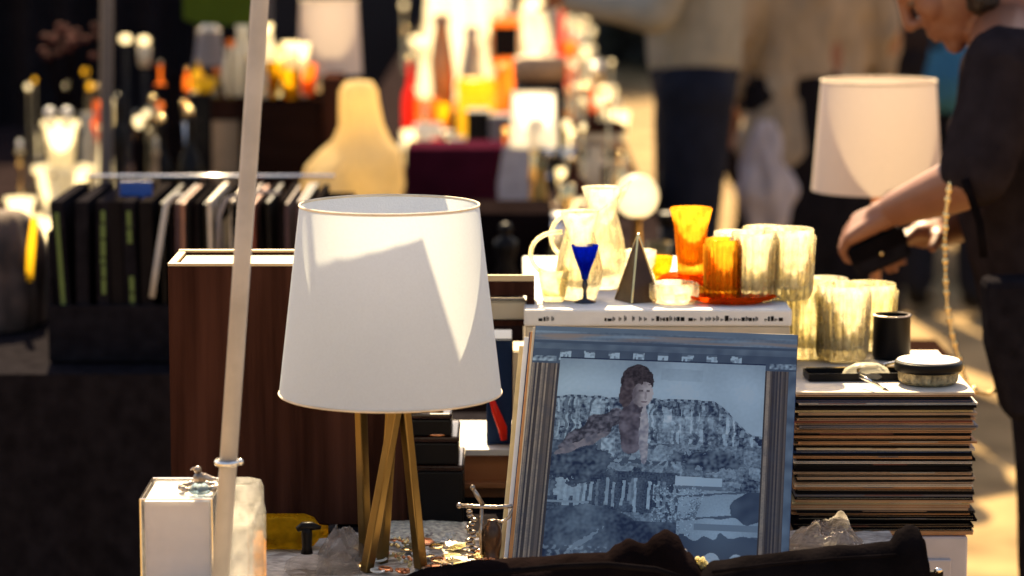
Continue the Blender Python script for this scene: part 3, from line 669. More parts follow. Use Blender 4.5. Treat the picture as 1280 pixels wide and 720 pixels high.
# dark stopper bottle
p = onz(384, 716, TZ+.004)
o = thing('perfume_bottle', 'squat glass scent bottle with a dark hammer shaped stopper, left of the lamp legs', 'perfume bottle', p)
B().lathe([(0, 0), (.024, 0), (.026, .004), (.024, .014), (.010, .020), (.007, .022), (0, .022)], 10).build('bottle_body', wrap, o)
B().lathe([(0, .0225), (.007, .0225), (.0055, .030), (.0062, .046), (.0055, .052), (0, .053)], 16).build('stopper', black_p, o, smooth=True)
B().tube([(-.011, 0, .050), (-.004, 0, .054), (.006, 0, .054), (.016, 0, .052)], [.003, .005, .005, .002], 10).build('stopper_head', black_p, o, smooth=True)
# crumpled plastic
def crumple(name, label, cat, px0, px1, pyb, hpx, m, z0=TZ+.004, dep=.05, seed=1, amp=1):
    a = onz(px0, pyb, z0); c = onz(px1, pyb, z0); w = c.x-a.x; hh = mm(hpx, a.y)
    def fn(u, v):
        x = w*u; y = dep*(v-.3); e = max(0, 1-((u-.5)*2)**2)*max(0, 1-((v-.5)*2)**2)
        n = noise.noise(Vector((u*5+seed, v*5, seed))); n2 = abs(noise.noise(Vector((u*13, v*13, seed*3)))); n3 = abs(noise.noise(Vector((u*31, v*31, seed*3))))
        return (x+.006*amp*n, y+.006*n2, .0005+hh*(e**.7)*(.8+.5*n+.22*n2+.06*n3))
    b = B(); b.grid(60, 40, fn); o = b.build(name, m, loc=(a.x, a.y, z0), solid=.0004); tag(o, label, cat); return o
crumple('plastic_wrap', 'crumpled clear plastic heap left of the lamp legs', 'plastic wrap', 398, 456, 700, 40, wrap, seed=2)
crumple('plastic_wrap', 'flattened clear plastic sheet right in front of the lamp legs', 'plastic wrap', 395, 450, 716, 20, wrap, seed=5)
crumple('glass_scarf', 'sparkling cream beaded cloth lying behind the lamp legs', 'beaded cloth', 455, 585, 672, 9, mat('beaded_cream', (.75, .62, .48), .35, var=.5, scale=160, bump=1, bscale=220), seed=8, dep=.12)
bag = crumple('plastic_bag', 'clear crinkled plastic bag between album and record stack', 'plastic bag', 985, 1082, 690, 42, wrap, seed=11, dep=.06)
# small scattered jewellery and coins
rj = random.Random(3)
for i in range(72):
    px = rj.uniform(452, 645); py = rj.uniform(668, 716); p = onz(px, py, TZ+.0085)
    kind = i % 3; m = [gold, silver, pale_glass, copper, porcelain][rj.randrange(5)]
    b = B()
    if kind == 0: b.lathe([(.006, 0), (.0085, .0012), (.0085, .0024), (.006, .0030), (.0056, .0015)], 18); nm, cat, lab = 'ring', 'ring', 'small ring among the loose jewellery strewn between lamp and album'
    elif kind == 1:
        for k in range(9): b.ball((.0045*k-.018, .004*math.sin(k*1.3), .0016), .0023, 6)
        nm, cat, lab = 'bead_string', 'beads', 'short string of beads among the loose jewellery strewn between lamp and album'
    else: b.lathe([(0, 0), (.010, 0), (.0105, .001), (.008, .0022), (0, .003)], 14, 7, .2); nm, cat, lab = 'brooch', 'brooch', 'round brooch among the loose jewellery strewn between lamp and album'
    o = b.build(nm, m, loc=p, rot=(R(rj.uniform(-12, 12)), R(rj.uniform(-12, 12)), rj.uniform(0, 6)))
    tag(o, lab, cat, 'loose %s between lamp and album' % cat)
# metal corkscrew figure with crossbar
p = onz(611, 699, TZ+.006); s = p.y/F
o = thing('metal_ornament', 'small tarnished metal ornament with a crossbar and curled arm, beside the album', 'ornament', p)
dark_metal = mat('dark_bronze', (.10, .055, .035), .35, .8, var=.4, scale=40, bump=.3)
B().lathe([(0, 0), (.011, 0), (.0115, .003), (.0085, .007), (.0105, .016), (.0112, .030), (.009, .039), (.0055, .043), (.006, .046), (0, .047)], 28, M=T(.004, 0, 0)).build('body', dark_metal, o, smooth=True)
B().tube([(-.034, 0, .063), (-.012, 0, .062), (.010, 0, .061), (.027, -.002, .063)], [.0026, .0022, .0022, .0026], 10).ball((-.034, 0, .063), .0034).build('crossbar', silver, o, smooth=True)
B().tube([(-.0075, 0, .005), (-.009, 0, .03), (-.008, 0, .062)], [.003, .0026, .0022], 8).build('post', silver, o, smooth=True)
b = B()
for k in range(11): b.ball((-.020+.003*math.sin(k*1.8), .0, .008+.0048*k), (.006-.0002*k, .004, .0027), 8)
b.build('screw', silver, o, smooth=True)
B().tube([(.004, 0, .046), (.016, 0, .044), (.024, 0, .050), (.027, 0, .060)], [.0015, .002, .002, .0015], 8).build('curled_arm', silver, o, smooth=True)
B().tube([(-.007, 0, .064), (-.014, 0, .076), (-.018, 0, .083)], [.0025, .003, .002], 8).ball((-.0185, 0, .084), .0034, 8).build('knob', silver, o, smooth=True)
# long dark objects across the bottom
def mound(name, label, cat, prof, Yc, depth, m, zbase=TZ+.004, seed=1, wr=.004):
    a = at(prof[0][0], 700, Yc); xs = [at(px, py, Yc) for px, py in prof]
    def prz(x):
        for p, q in zip(xs, xs[1:]):
            if p.x <= x <= q.x: f = (x-p.x)/(q.x-p.x); f2 = f*f*(3-2*f); return p.z+(q.z-p.z)*f2
        return zbase
    o = thing(name, label, cat, (a.x, Yc, zbase)); X0, X1 = xs[0].x, xs[-1].x
    rings = []
    b = B(); nx, na = 110, 22
    V = []
    for i in range(nx+1):
        x = X0+(X1-X0)*i/nx; hh = max(.004, prz(x)-zbase); endf = min(1, min(i, nx-i)/5+.05)
        dd = depth*endf**.5*(.85+.3*noise.noise(Vector((x*12, seed, 0))))
        row = []
        for k in range(na+1):
            th = PI*k/na; n = noise.noise(Vector((x*25, k*.25, seed)))+.5*noise.noise(Vector((x*70, k*.7, seed)))
            row.append(b.bm.verts.new((x-a.x, -dd*math.cos(th), max(0, hh*(math.sin(th)**.8)+wr*n*math.sin(th)))))
        V.append(row)
    for i in range(nx):
        for k in range(na): b.bm.faces.new((V[i][k], V[i][k+1], V[i+1][k+1], V[i+1][k]))
    b.build('leather_body', m, o, smooth=True); return o
o = mound('leather_glove', 'crumpled dark brown leather bag lying in front of the blue album', 'bag', [(498, 722), (545, 709), (600, 703), (660, 699), (720, 692), (757, 692), (772, 681), (786, 673), (806, 679), (820, 668), (832, 662), (846, 668), (860, 690), (880, 712), (895, 722)], 3.10, .05, leather_br, seed=4, wr=.003)
q = at(640, 707, 3.05)-o.location
B().tube([at(x, y, 3.045)-o.location for x, y in ((560, 722), (620, 716), (700, 708), (760, 706), (820, 712), (850, 722))], .0035, 8).build('seam', leather, o, smooth=True)
o = mound('leather_case', 'long black leather case with an upturned rounded end, bottom right', 'leather case', [(868, 722), (895, 702), (940, 695), (1000, 688), (1060, 682), (1112, 677), (1124, 662), (1136, 656), (1147, 659), (1155, 674), (1160, 700), (1163, 722)], 3.08, .045, leather, seed=9, wr=.0015)
B().tube([at(x, y, 3.05)-o.location for x, y in ((890, 715), (960, 706), (1040, 699), (1120, 694))], .002, 8).build('piping', leather, o, smooth=True)
for (px, py, nm) in ((852, 697, 'a'), (872, 706, 'b')):
    b = B(); p = onz(px, py, TZ+.02) if False else at(px, py, 3.10)
    for k in range(16): b.ball((rj.uniform(-.010, .010), rj.uniform(-.006, .006), rj.uniform(-.006, .006)), rj.uniform(.0025, .0045), 6)
    o = b.build('brooch', silver if nm == 'a' else pale_glass, loc=p)
    tag(o, 'sparkling silver stone brooch resting against the brown leather' if nm == 'a' else 'pale cut stone brooch between the two leather pieces', 'brooch')
p = at(1188, 716, 3.12); 
o = thing('buckle', 'small silver buckle at the end of the black leather case', 'buckle', (at(1170, 700, 3.10).x, 3.10, at(1170, 718, 3.10).z))
B().box(-.008, .008, -.003, .003, -.004, .004).build('buckle_frame', black_p, o, bevel=.001)
B().ball((.002, -.003, .005), (.005, .002, .003), 10).build('buckle_stud', steel, o, smooth=True)

# ------------------------------------------------------------------ background: left record crate
def P(px, py, Y): return at(px, py, Y)
YC = 4.66
a = at(78, 465, YC); c = at(205, 252, YC)
o = thing('record_crate', 'black crate with green lettered spines and a blue divider card at left', 'record crate', (at(60, 400, YC).x, YC, TZ+.004))
x0 = o.location.x; zt = at(150, 250, YC).z-o.location.z; w = at(420, 400, YC).x-x0
B().box(0, w, 0, .008, 0, zt*.35).box(0, w, .60, .608, 0, zt*.8).box(0, .008, .0085, .5995, 0, zt*.8).box(w-.008, w, .0085, .5995, 0, zt*.8).box(.0085, w-.0085, .0085, .5995, 0, .008).build('crate_body', black_cloth, o, bevel=.001)
B().tube([(.02, .32, zt+.006), (w-.02, .32, zt+.006)], .003, 8).build('top_rail', steel, o, smooth=True)
rc = random.Random(12)
# sleeves standing upright in the crate, spines towards the camera
spx = [(84, 'black with a green printed spine', black_cloth, 1), (104, 'plain black', black_cloth, 0), (130, 'black with a green lettered spine', black_cloth, 2), (150, 'charcoal', MC['charcoal_card'], 0), (168, 'black with a broken green spine', black_cloth, 2), (186, 'dark plum', MC['charcoal_card'], 0)]
x = 200
nm_cols = [('tan', tan_p), ('dark brown', leather_br), ('pinkish brown', mat('pink_brown_card', (.30, .14, .09), .7)), ('off-white', MC['aged_white_card']), ('grey', grey_p), ('charcoal', MC['charcoal_card']), ('rust', MC['rust_red_card']), ('black', black_p), ('cream', cream_p), ('plum', mat('plum_card', (.06, .025, .03), .7))]
seq = [7, 1, 9, 2, 5, 1, 5, 7, 3, 5, 4, 3, 7, 5, 9, 6, 5, 1, 7, 1, 5, 9, 9, 7, 4, 1, 5]
for i, q in enumerate(seq): spx.append((208+i*7.4, nm_cols[q][0], nm_cols[q][1], 0))
for i, (px, nm, m, mark) in enumerate(spx):
    p = at(px, 440, YC+.012); hh = at(px, 252 if px < 200 else 250+6*hsh(i, 2), YC+.012).z-TZ-.014
    wd = .020 if px < 200 else .0062; 
    t = thing('record_sleeve', f'{nm} sleeve upright in the left black crate, {"left" if i < 6 else "right"} part', 'record sleeve', (p.x, YC+.012, TZ+.014), (0, R(rc.uniform(-1.5, 1.5)-(3 if px < 100 else 0)), 0), group='sleeves standing in the black crate')
    B().box(-wd/2, wd/2, 0, .30, 0, hh).build('sleeve', m, t, bevel=.0006)
    if mark:
        gm = mat('green_print', (.095, .15, .028), .6)
        b = B(); zz = hh*.94
        if mark == 1: b.box(-.0032, .0032, -.0012, -.0003, hh*.18, hh*.93)
        else:
            while zz > hh*.22:
                l = .008+.020*hsh(zz*90, i)
                if hsh(zz*37, i) > .22: b.box(-.0042+.002*hsh(zz*7), .0042, -.0012, -.0003, zz-l, zz)
                zz -= l+.0035
        b.build('spine_print', gm, t)
# bent white plastic sleeve
b = B(); p = at(197, 380, YC-.01); pts = [at(x_, y_, YC-.012)-p for x_, y_ in ((190, 372), (196, 330), (203, 285), (208, 256), (217, 246), (228, 242))]
b.tube(pts, [.005, .005, .0048, .0045, .004, .003], 8, flat=.4)
o2 = b.build('plastic_sleeve', white_plastic, loc=p, smooth=True); tag(o2, 'white plastic edge bent over the middle of the black record crate', 'plastic sleeve')
b = B(); p = at(300, 300, YC-.005); pts = [at(x_, y_, YC-.012)-p for x_, y_ in ((272, 330), (274, 270), (282, 250), (300, 243), (330, 240), (350, 242))]
b.tube(pts, [.0035, .0035, .0035, .003, .003, .003], 8, flat=.5)
o2 = b.build('plastic_sleeve', shade_grey, loc=p, smooth=True); tag(o2, 'grey plastic edge bent over the right part of the black record crate', 'plastic sleeve')
a = at(150, 258, YC+.1); c = at(190, 226, YC+.1)
o2 = B().box(-(c.x-a.x)/2, (c.x-a.x)/2, 0, .002, -.08, c.z-a.z).build('divider_card', blue_card, loc=((a.x+c.x)/2, YC+.1, a.z), bevel=.0008); tag(o2, 'bright blue divider card sticking up from the black crate', 'divider card')
# things left of crate
for (px, lab) in ((36, 'upright yellow strap at the far left edge behind the black cloth'),):
    p = at(px, 352, 5.0); b = B().tube([p-p, at(px+3, 310, 5.0)-p, at(px+7, 272, 5.0)-p], [.007, .008, .006], 8, flat=.4)
    tag(b.build('yellow_strap', yellow_p, loc=p, smooth=True), lab, 'strap')
crumple_b = [(0, 62, 'brown crumpled cloth heap at the far left edge', leather_br)]
p = onz(20, 400, TZ)
def heap(name, label, cat, px0, px1, pyt, pyb, Y, z0, m, dep=.12, seed=1, pw=.7):
    a = at(px0, pyb, Y); c = at(px1, pyt, Y); w = (c.x-a.x)/2; hh = c.z-z0
    def fn(u, v):
        th = 2*PI*u; ph = PI/2*v; n = noise.noise(Vector((math.cos(th)*1.5+seed, math.sin(th)*1.5, ph*1.5+seed)))
        f = 1+.28*n+.06*math.sin(th*9+seed)
        return (w*math.cos(th)*math.cos(ph)**pw*f, dep*math.sin(th)*math.cos(ph)**pw*f, hh*math.sin(ph)*(1+.0*n))
    b = B(); b.grid(60, 16, fn); bmesh.ops.remove_doubles(b.bm, verts=b.bm.verts, dist=.0002)
    o = b.build(name, m, loc=((a.x+c.x)/2, Y, z0), smooth=True); tag(o, label, cat); return o
heap('cloth_heap', 'mottled brown cloth heap at the far left edge beside the record crate', 'cloth', -40, 60, 262, 380, 5.1, TZ+.004, mat('mottled_brown', (.06, .035, .025), .9, var=.7, scale=18), seed=3)

# generic lathed trinkets ------------------------------------------------
PR = {
 'vase': [(0, 0), (.55, 0), (.6, .03), (.9, .3), (1, .5), (.7, .75), (.5, .88), (.65, 1), (.6, 1), (.42, .88), (0, .7)],
 'pot': [(0, 0), (.66, 0), (.7, .02), (.9, .88), (1.05, .9), (1.05, 1), (.95, 1), (.85, .88), (.62, .05), (0, .05)],
 'bowl': [(0, 0), (.4, 0), (.42, .12), (.8, .55), (1, 1), (.94, 1), (.74, .55), (.3, .2), (0, .18)],
 'bottle': [(0, 0), (.95, 0), (1, .03), (1, .55), (.8, .66), (.35, .75), (.3, .95), (.38, .96), (.38, 1), (0, 1)],
 'cup': [(0, 0), (.7, 0), (.75, .04), (.95, .6), (1, 1), (.93, 1), (.86, .6), (.6, .1), (0, .1)],
 'tin': [(0, 0), (.98, 0), (1, .02), (1, .80), (0, .80)],
 'globe': [(0, 0), (.45, 0), (.45, .06), (.3, .1), (.62, .17), (.9, .33), (1, .55), (.9, .77), (.62, .93), (.3, .99), (0, 1)],
 'stick': [(0, 0), (1, 0), (1, .04), (.45, .08), (.25, .14), (.4, .2), (.2, .28), (.22, .6), (.4, .66), (.2, .72), (.3, .8), (.55, .84), (0, .84)],
 'goblet': [(0, 0), (.8, 0), (.75, .03), (.14, .07), (.14, .38), (.5, .5), (.9, .72), (1, 1), (.92, 1), (.8, .72), (.4, .53), (0, .47)],
 'figure': [(0, 0), (.9, 0), (.9, .06), (.55, .1), (.75, .25), (.5, .42), (.7, .62), (.75, .74), (.3, .8), (.28, .83), (.42, .9), (.3, .98), (0, 1)],
}
def trinket(kind, label, px, pyb, wpx, hpx, m, Y=None, z=TZ+.004, group=None, name=None, cat=None, rib=0, lidm=None, seg=28, tilt=0):
    p = onz(px, pyb, z) if Y is None else Vector((at(px, 360, Y).x, Y, z))
    if Y is not None and pyb is not None and z == TZ+.004: pass
    r = mm(wpx, p.y)/2; hh = mm(hpx, p.y)
    nm = name or {'pot': 'flower_pot', 'stick': 'candlestick', 'globe': 'glass_globe', 'figure': 'figurine', 'tin': 'round_tin', 'goblet': 'goblet'}.get(kind, kind)
    o = thing(nm, label, cat or nm.replace('_', ' '), p, (0, tilt, 0), group)
    pr = [(a*r, b_*hh) for a, b_ in PR[kind]]
    B().lathe(pr, seg, rib, .12 if rib else 0).build({'stick': 'stem', 'globe': 'globe'}.get(kind, 'body'), m, o, smooth=True)
    if kind == 'stick': B().lathe([(0, hh*.842), (r*.32, hh*.842), (r*.30, hh*.99), (0, hh)], 16).build('candle', lidm or cream_p, o, smooth=True)
    if kind == 'tin': B().lathe([(0, hh*.805), (r*1.04, hh*.805), (r*1.04, hh*.98), (r*.9, hh), (0, hh)], seg).build('lid', lidm or m, o, smooth=True)
    if kind == 'bottle': B().lathe([(0, hh*1.001), (r*.3, hh*1.001), (r*.34, hh*1.07), (0, hh*1.09)], 12).build('stopper', lidm or gold, o, smooth=True)
    return o
def boxthing(name, label, cat, px0, px1, pyt, pyb, m, Y=None, z=TZ+.004, d=.15, lid=None, rz=0, group=None):
    if Y is None: Y = onz((px0+px1)/2, pyb, z).y
    return sbox(name, label, cat, px0, px1, pyt, pyb, Y, d, m, z=z, bev=.004, lid=lid, rz=rz, group=group)
def stand_lamp(label, pxc, pyt, pyb, wt, wb, Y, zbase, m, stem, lean=0, foot=.045):
    c = at(pxc, pyb, Y); zt_ = at(pxc, pyt, Y).z; rt, rb = mm(wt, Y)/2, mm(wb, Y)/2
    o = thing('table_lamp', label, 'table lamp', (c.x, Y, zbase), (0, lean, 0)); z0 = c.z-zbase; z1 = zt_-zbase
    s = B().lathe([(rb+(rt-rb)*k/10, z0+(z1-z0)*k/10) for k in range(11)], 64).build('lampshade', m, o, smooth=True)
    B().lathe([(rt+.0015*math.cos(q), z1+.002*math.sin(q)) for q in [2*PI*k/8 for k in range(9)]], 64).build('rim_trim', MC['cream_trim'], s, smooth=True)
    B().lathe([(0, 0), (foot, 0), (foot, .006), (foot*.5, .015), (.012, .03), (.009, z0*.5), (.013, z0*.6), (.009, z0*.75), (.009, z0+.03), (0, z0+.03)], 24).build('stem', stem, o, smooth=True)
    B().lathe([(0, z0+.031), (.014, z0+.035), (.028, z0+.07), (.02, z0+.10), (0, z0+.11)], 20).build('bulb', porcelain, o, smooth=True)
    return o
# ---- left side ----
# tall cream pots
trinket('pot', 'large cream pot at left carrying a narrower pot', 82, None, 74, 78, opal, Y=6.5, z=TZ+.004)
zA = TZ+.004+mm(78, 6.5)
trinket('pot', 'narrow cream pot standing on the large one at left', 80, None, 46, 56, opal, Y=6.5, z=zA+.001)
trinket('globe', 'small white bead finial on the narrow cream pot', 67, None, 15, 18, porcelain, Y=6.48, z=zA+mm(57, 6.5), name='glass_globe')
trinket('globe', 'second small white bead finial on the narrow cream pot, at its right', 88, None, 15, 18, porcelain, Y=6.48, z=zA+mm(57, 6.5), name='glass_globe')
trinket('pot', 'small cream pot at the far left edge', 28, None, 38, 52, opal, Y=6.3)
trinket('cup', 'cream cup in front of the large cream pot', 60, None, 50, 34, opal, Y=6.22)
trinket('bowl', 'white bowl at the left end of the cream pots', 8, None, 30, 22, porcelain, Y=6.2)
trinket('stick', 'thin gold candlestick with a white knob at the far left', 29, None, 22, 95, gold, Y=6.75, lidm=porcelain)
trinket('vase', 'beaded cream vase right of the grey pole', 134, None, 22, 110, opal, Y=6.8, rib=8)
trinket('vase', 'cream vase between the stacked pots and the grey pole', 112, None, 28, 120, cream_p, Y=6.9, rib=8)
trinket('goblet', 'gold goblet in front of the beaded cream vase', 134, None, 16, 40, gold, Y=6.3)
# dried flowers
p = Vector((at(88, 90, 6.9).x, 6.9, TZ+.004)); o = thing('dried_bouquet', 'dark dried flower bouquet with small pink heads above the cream pots', 'dried flowers', p)
b = B(); ends = []
for k in range(26):
    e = Vector((rc.uniform(-.06, .06), rc.uniform(-.05, .05), at(88, rc.uniform(32, 72), 6.9).z-p.z)); ends.append(e)
    b.tube([(0, 0, 0), (e.x*.2, e.y*.2, e.z*.5), e], [.0025, .002, .0015], 5)
b.build('stems', leather_br, o)
for e in ends: B().ball(e, (.010, .010, .008), 8).build('flower_head', mat('dusty_pink_petals', (.09, .03, .024), .9, var=.6, scale=60, spec=.1), o, smooth=True)
B().lathe([(0, 0), (.03, 0), (.04, .08), (.028, .17), (.035, .19), (.025, .17), (0, .02)], 24).build('vase_body', black_p, o, smooth=True)
# grey pole
q0 = at(119, 262, 6.0); q0.z = TZ+.004; q1 = at(134, -60, 6.0)
o = thing('tent_pole', 'grey metal pole standing behind the record crate at left', 'pole', (q0.x, 6.0, TZ-.75+.0))
B().tube([(0, 0, 0), (q1.x-q0.x, 0, q1.z-0), ((q1.x-q0.x)*1.5, 0, 2.3)], .0135, 20).build('pole_shaft', grey_metal, o, smooth=True)
B().lathe([(.0137, .74), (.018, .742), (.018, .775), (.0137, .78)], 20).build('collar', black_p, o, smooth=True)
# dark figures and bottles
darks = [(152, 235, 26, 180, black_p, 'figure', 'tall black statuette right of the grey pole'), (180, 232, 34, 150, leather_br, 'figure', 'dark brown statuette beside the black one'), (205, 232, 26, 130, black_p, 'bottle', 'dark bottle between statuette and brown box'), (222, 238, 26, 190, leather_br, 'vase', 'tall dark brown vase left of the brown box'), (198, 238, 18, 125, tan_p, 'stick', 'tan candlestick in front of the dark bottles'), (172, 250, 20, 60, copper, 'cup', 'small copper cup at the foot of the dark statuettes'), (188, 250, 18, 48, black_p, 'tin', 'small black tin at the foot of the dark statuettes'), (212, 252, 18, 40, copper, 'cup', 'second copper cup, right of the small black tin'), (240, 250, 30, 150, black_p, 'bottle', 'broad black bottle in front of the brown box')]
for k, (px, pyb, w_, h_, m, kd, lab) in enumerate(darks): trinket(kd, lab, px, None, w_, h_, m, Y=6.35+.08*(k % 4))
for k, (px, py, lab) in enumerate(((136, 45, 'small gold bead ornament, left of three by the grey pole'), (157, 46, 'gold bead ornament, middle of three by the grey pole'), (180, 48, 'gold bead ornament with a cream body, right of three by the grey pole'))):
    Y = 6.9; zz = at(px, py+9, Y).z
    o = thing('candlestick', lab, 'candlestick', (at(px, py, Y).x, Y, TZ+.004))
    hh = zz-TZ-.004
    B().lathe([(0, 0), (.02, 0), (.018, .01), (.004, .02), (.004, hh), (0, hh)], 12).build('stem', black_p, o, smooth=True)
    B().ball((0, 0, hh+.012), (.016 if k else .009, .010, .012), 12).build('bead', opal, o, smooth=True)
    if k == 2: B().lathe([(0, hh-.05), (.014, hh-.05), (.016, hh-.002), (0, hh-.001)], 12).build('candle', cream_p, o, smooth=True)
trinket('globe', 'small white glass ball in front of the tan candlestick', 177, None, 15, 17, opal, Y=6.2, z=at(177, 161, 6.2).z)
# brown boxes carrying glass
ZB0 = TZ+.004
boxthing('storage_box', 'large dark brown box behind the record crate carrying lit glassware', 'box', 300, 402, 125, 238, wood_dark, Y=6.75, z=ZB0, d=.25)
boxthing('storage_box', 'tan and brown box standing just left of the large brown box', 'box', 266, 299, 122, 238, tan_p, Y=6.8, z=ZB0, d=.2, lid=wood)
boxthing('storage_box', 'dark box with a tan edge at the left end of the brown boxes', 'box', 236, 264, 118, 238, black_p, Y=6.8, z=ZB0, d=.2)
boxthing('storage_box', 'narrow reddish brown box at the right end of the brown boxes', 'box', 403, 426, 98, 238, wood, Y=6.74, z=ZB0, d=.2)
zb1 = at(350, 125, 6.75).z
lg = [(293, 26, 62, opal, 'vase', 'tall glowing white vase at the left end of the brown box'), (308, 30, 88, opal, 'vase', 'tallest white vase on the brown box, behind the white pole'), (322, 26, 60, clear_glass, 'bottle', 'clear bottle right of the white pole on the brown box'), (337, 26, 92, opal, 'vase', 'white vase with a narrow neck on the brown box'), (352, 24, 60, pale_glass, 'cup', 'pale yellow glass in the middle of the brown box'), (366, 22, 66, opal, 'goblet', 'white goblet on the brown box'), (378, 26, 68, opal, 'goblet', 'white round goblet near the lampshade on the brown box'), (386, 26, 40, orange_p, 'cup', 'orange cup at the right end of the brown box'), (345, 22, 46, yellow_glass, 'bowl', 'yellow glass bowl in front on the brown box'), (366, 26, 36, yellow_glass, 'cup', 'yellow glass cup in front on the brown box'), (328, 24, 34, cream_p, 'cup', 'cream cup in front on the brown box')]
for k, (px, w_, h_, m, kd, lab) in enumerate(lg): trinket(kd, lab, px, None, w_, h_, m, Y=6.82+.05*(k % 3) if k < 8 else 6.78, z=zb1+.001)
o = trinket('bowl', 'curved yellow brass dish on the dark box at left', 262, None, 36, 18, yellow_p, Y=6.85, z=at(262, 118, 6.8).z+.001)
trinket('bottle', 'yellow brass bottle standing on the dark box at left', 252, None, 16, 34, yellow_p, Y=6.92, z=at(262, 118, 6.8).z+.001)
trinket('bottle', 'small orange glass bottle left of the yellow brass', 238, None, 9, 26, orange_p, Y=6.92, z=at(262, 118, 6.8).z+.001)
trinket('stick', 'small amber light holder above the dark bottles', 205, None, 14, 30, orange_p, Y=6.9, z=at(205, 106, 6.9).z)
stand_lamp('grey lampshade under the green awning at upper left', 262, 38, 82, 28, 40, 7.3, TZ+.004, shade_grey, black_p)
stand_lamp('pale pink square lampshade behind the brown box, upper left of centre', 412, 1, 92, 72, 82, 7.1, TZ+.004, shade_pink, wood_dark)
# green awning valance
o = thing('awning', 'olive green cloth awning edge hanging at the top left', 'awning', at(270, -30, 7.0))
a0 = o.location
pts = [at(226, -90, 7)-a0, at(229, 24, 7)-a0, at(245, 30, 7)-a0, at(316, 33, 7)-a0, at(318, -90, 7)-a0]
b = B(); b.prism([(q.x, q.z) for q in pts], 0, .004); b.build('valance', olive, o)
b = B(); tz_ = pts[0].z; b.prism([(pts[0].x, tz_), (pts[4].x, tz_), (pts[4].x, tz_+.006), (pts[0].x, tz_+.006)], 0, .5); b.build('awning_roof', olive, o)
B().tube([(pts[0].x+.01, .45, tz_), (pts[0].x+.01, .45, -a0.z)], .012, 12).build('pole', black_p, o)
# black backdrop curtain at far left
o = thing('stall_curtain', 'black curtain closing the back of the left stall', 'curtain', (-1.6, 9.6, 0))
b = B(); b.grid(240, 4, lambda u, v: (-1.2+1.98*u, .03*math.sin(u*90)+.02*math.sin(u*37), .02+2.25*v)); b.build('curtain_cloth', black_cloth, o, solid=.004, smooth=True)
B().tube([(-1.25, 0, 2.28), (.8, 0, 2.28)], .012, 10).build('curtain_rail', grey_metal, o)
for xx in (-1.22, .79): B().tube([(xx, .05, 0), (xx, .05, 2.3)], .014, 10).build('post', grey_metal, o)

# ---- centre table ----
cmp_ = Vector((at(450, 200, 6.5).x, 6.5, TZ+.004)); ch_ = at(450, 100, 6.5).z-cmp_.z; cr_ = mm(58, 6.5)
b = B(); b.lathe([(cr_*f, ch_*z_) for f, z_ in ((.85, 0), (1.0, .14), (1.08, .28), (1.03, .42), (.84, .52), (.58, .60), (.42, .70), (.36, .82), (.33, .93), (.24, .99), (0, 1.0))], 72, 7, .10, wob=.45)
o = b.build('cream_cloth_mound', cream_cloth, loc=cmp_, smooth=True); tag(o, 'large cream cloth bundle with a gathered neck standing left of the maroon box', 'cloth bundle')
boxthing('velvet_box', 'wide maroon velvet box in front of the colourful trinkets', 'box', 507, 632, 186, 252, maroon, Y=7.0, d=.22)
o = thing('grey_folder', 'leaning grey card folder between maroon box and small lamp', 'folder', (at(643, 228, 6.9).x, 6.9, TZ+.004), (R(-12), 0, 0))
a0 = o.location; pts = [at(x_, y_, 6.9)-a0 for x_, y_ in ((622, 228), (630, 180), (668, 180), (664, 228))]; 
B().prism([(q.x, q.z) for q in pts]+[(pts[3].x, 0), (pts[0].x, 0)], 0, .006).build('folder_cover', mat('lilac_grey_card', (.34, .31, .33), .7), o)
stand_lamp('small bright white square lampshade on a gold stem, centre', 667, 116, 184, 54, 62, 6.6, TZ+.004, opal_shade, gold, foot=.03)
trinket('tin', 'tall black drum with a tan lid behind the small white lamp', 674, None, 64, 145, black_p, Y=7.75, lidm=tan_p)
trinket('stick', 'thin gold candlestick at the left corner of the maroon box', 503, None, 20, 92, gold, Y=6.8, lidm=porcelain)
trinket('cup', 'brown bowl in front of the maroon box, left', 470, None, 34, 22, copper, Y=6.3)
z1 = TZ+.004
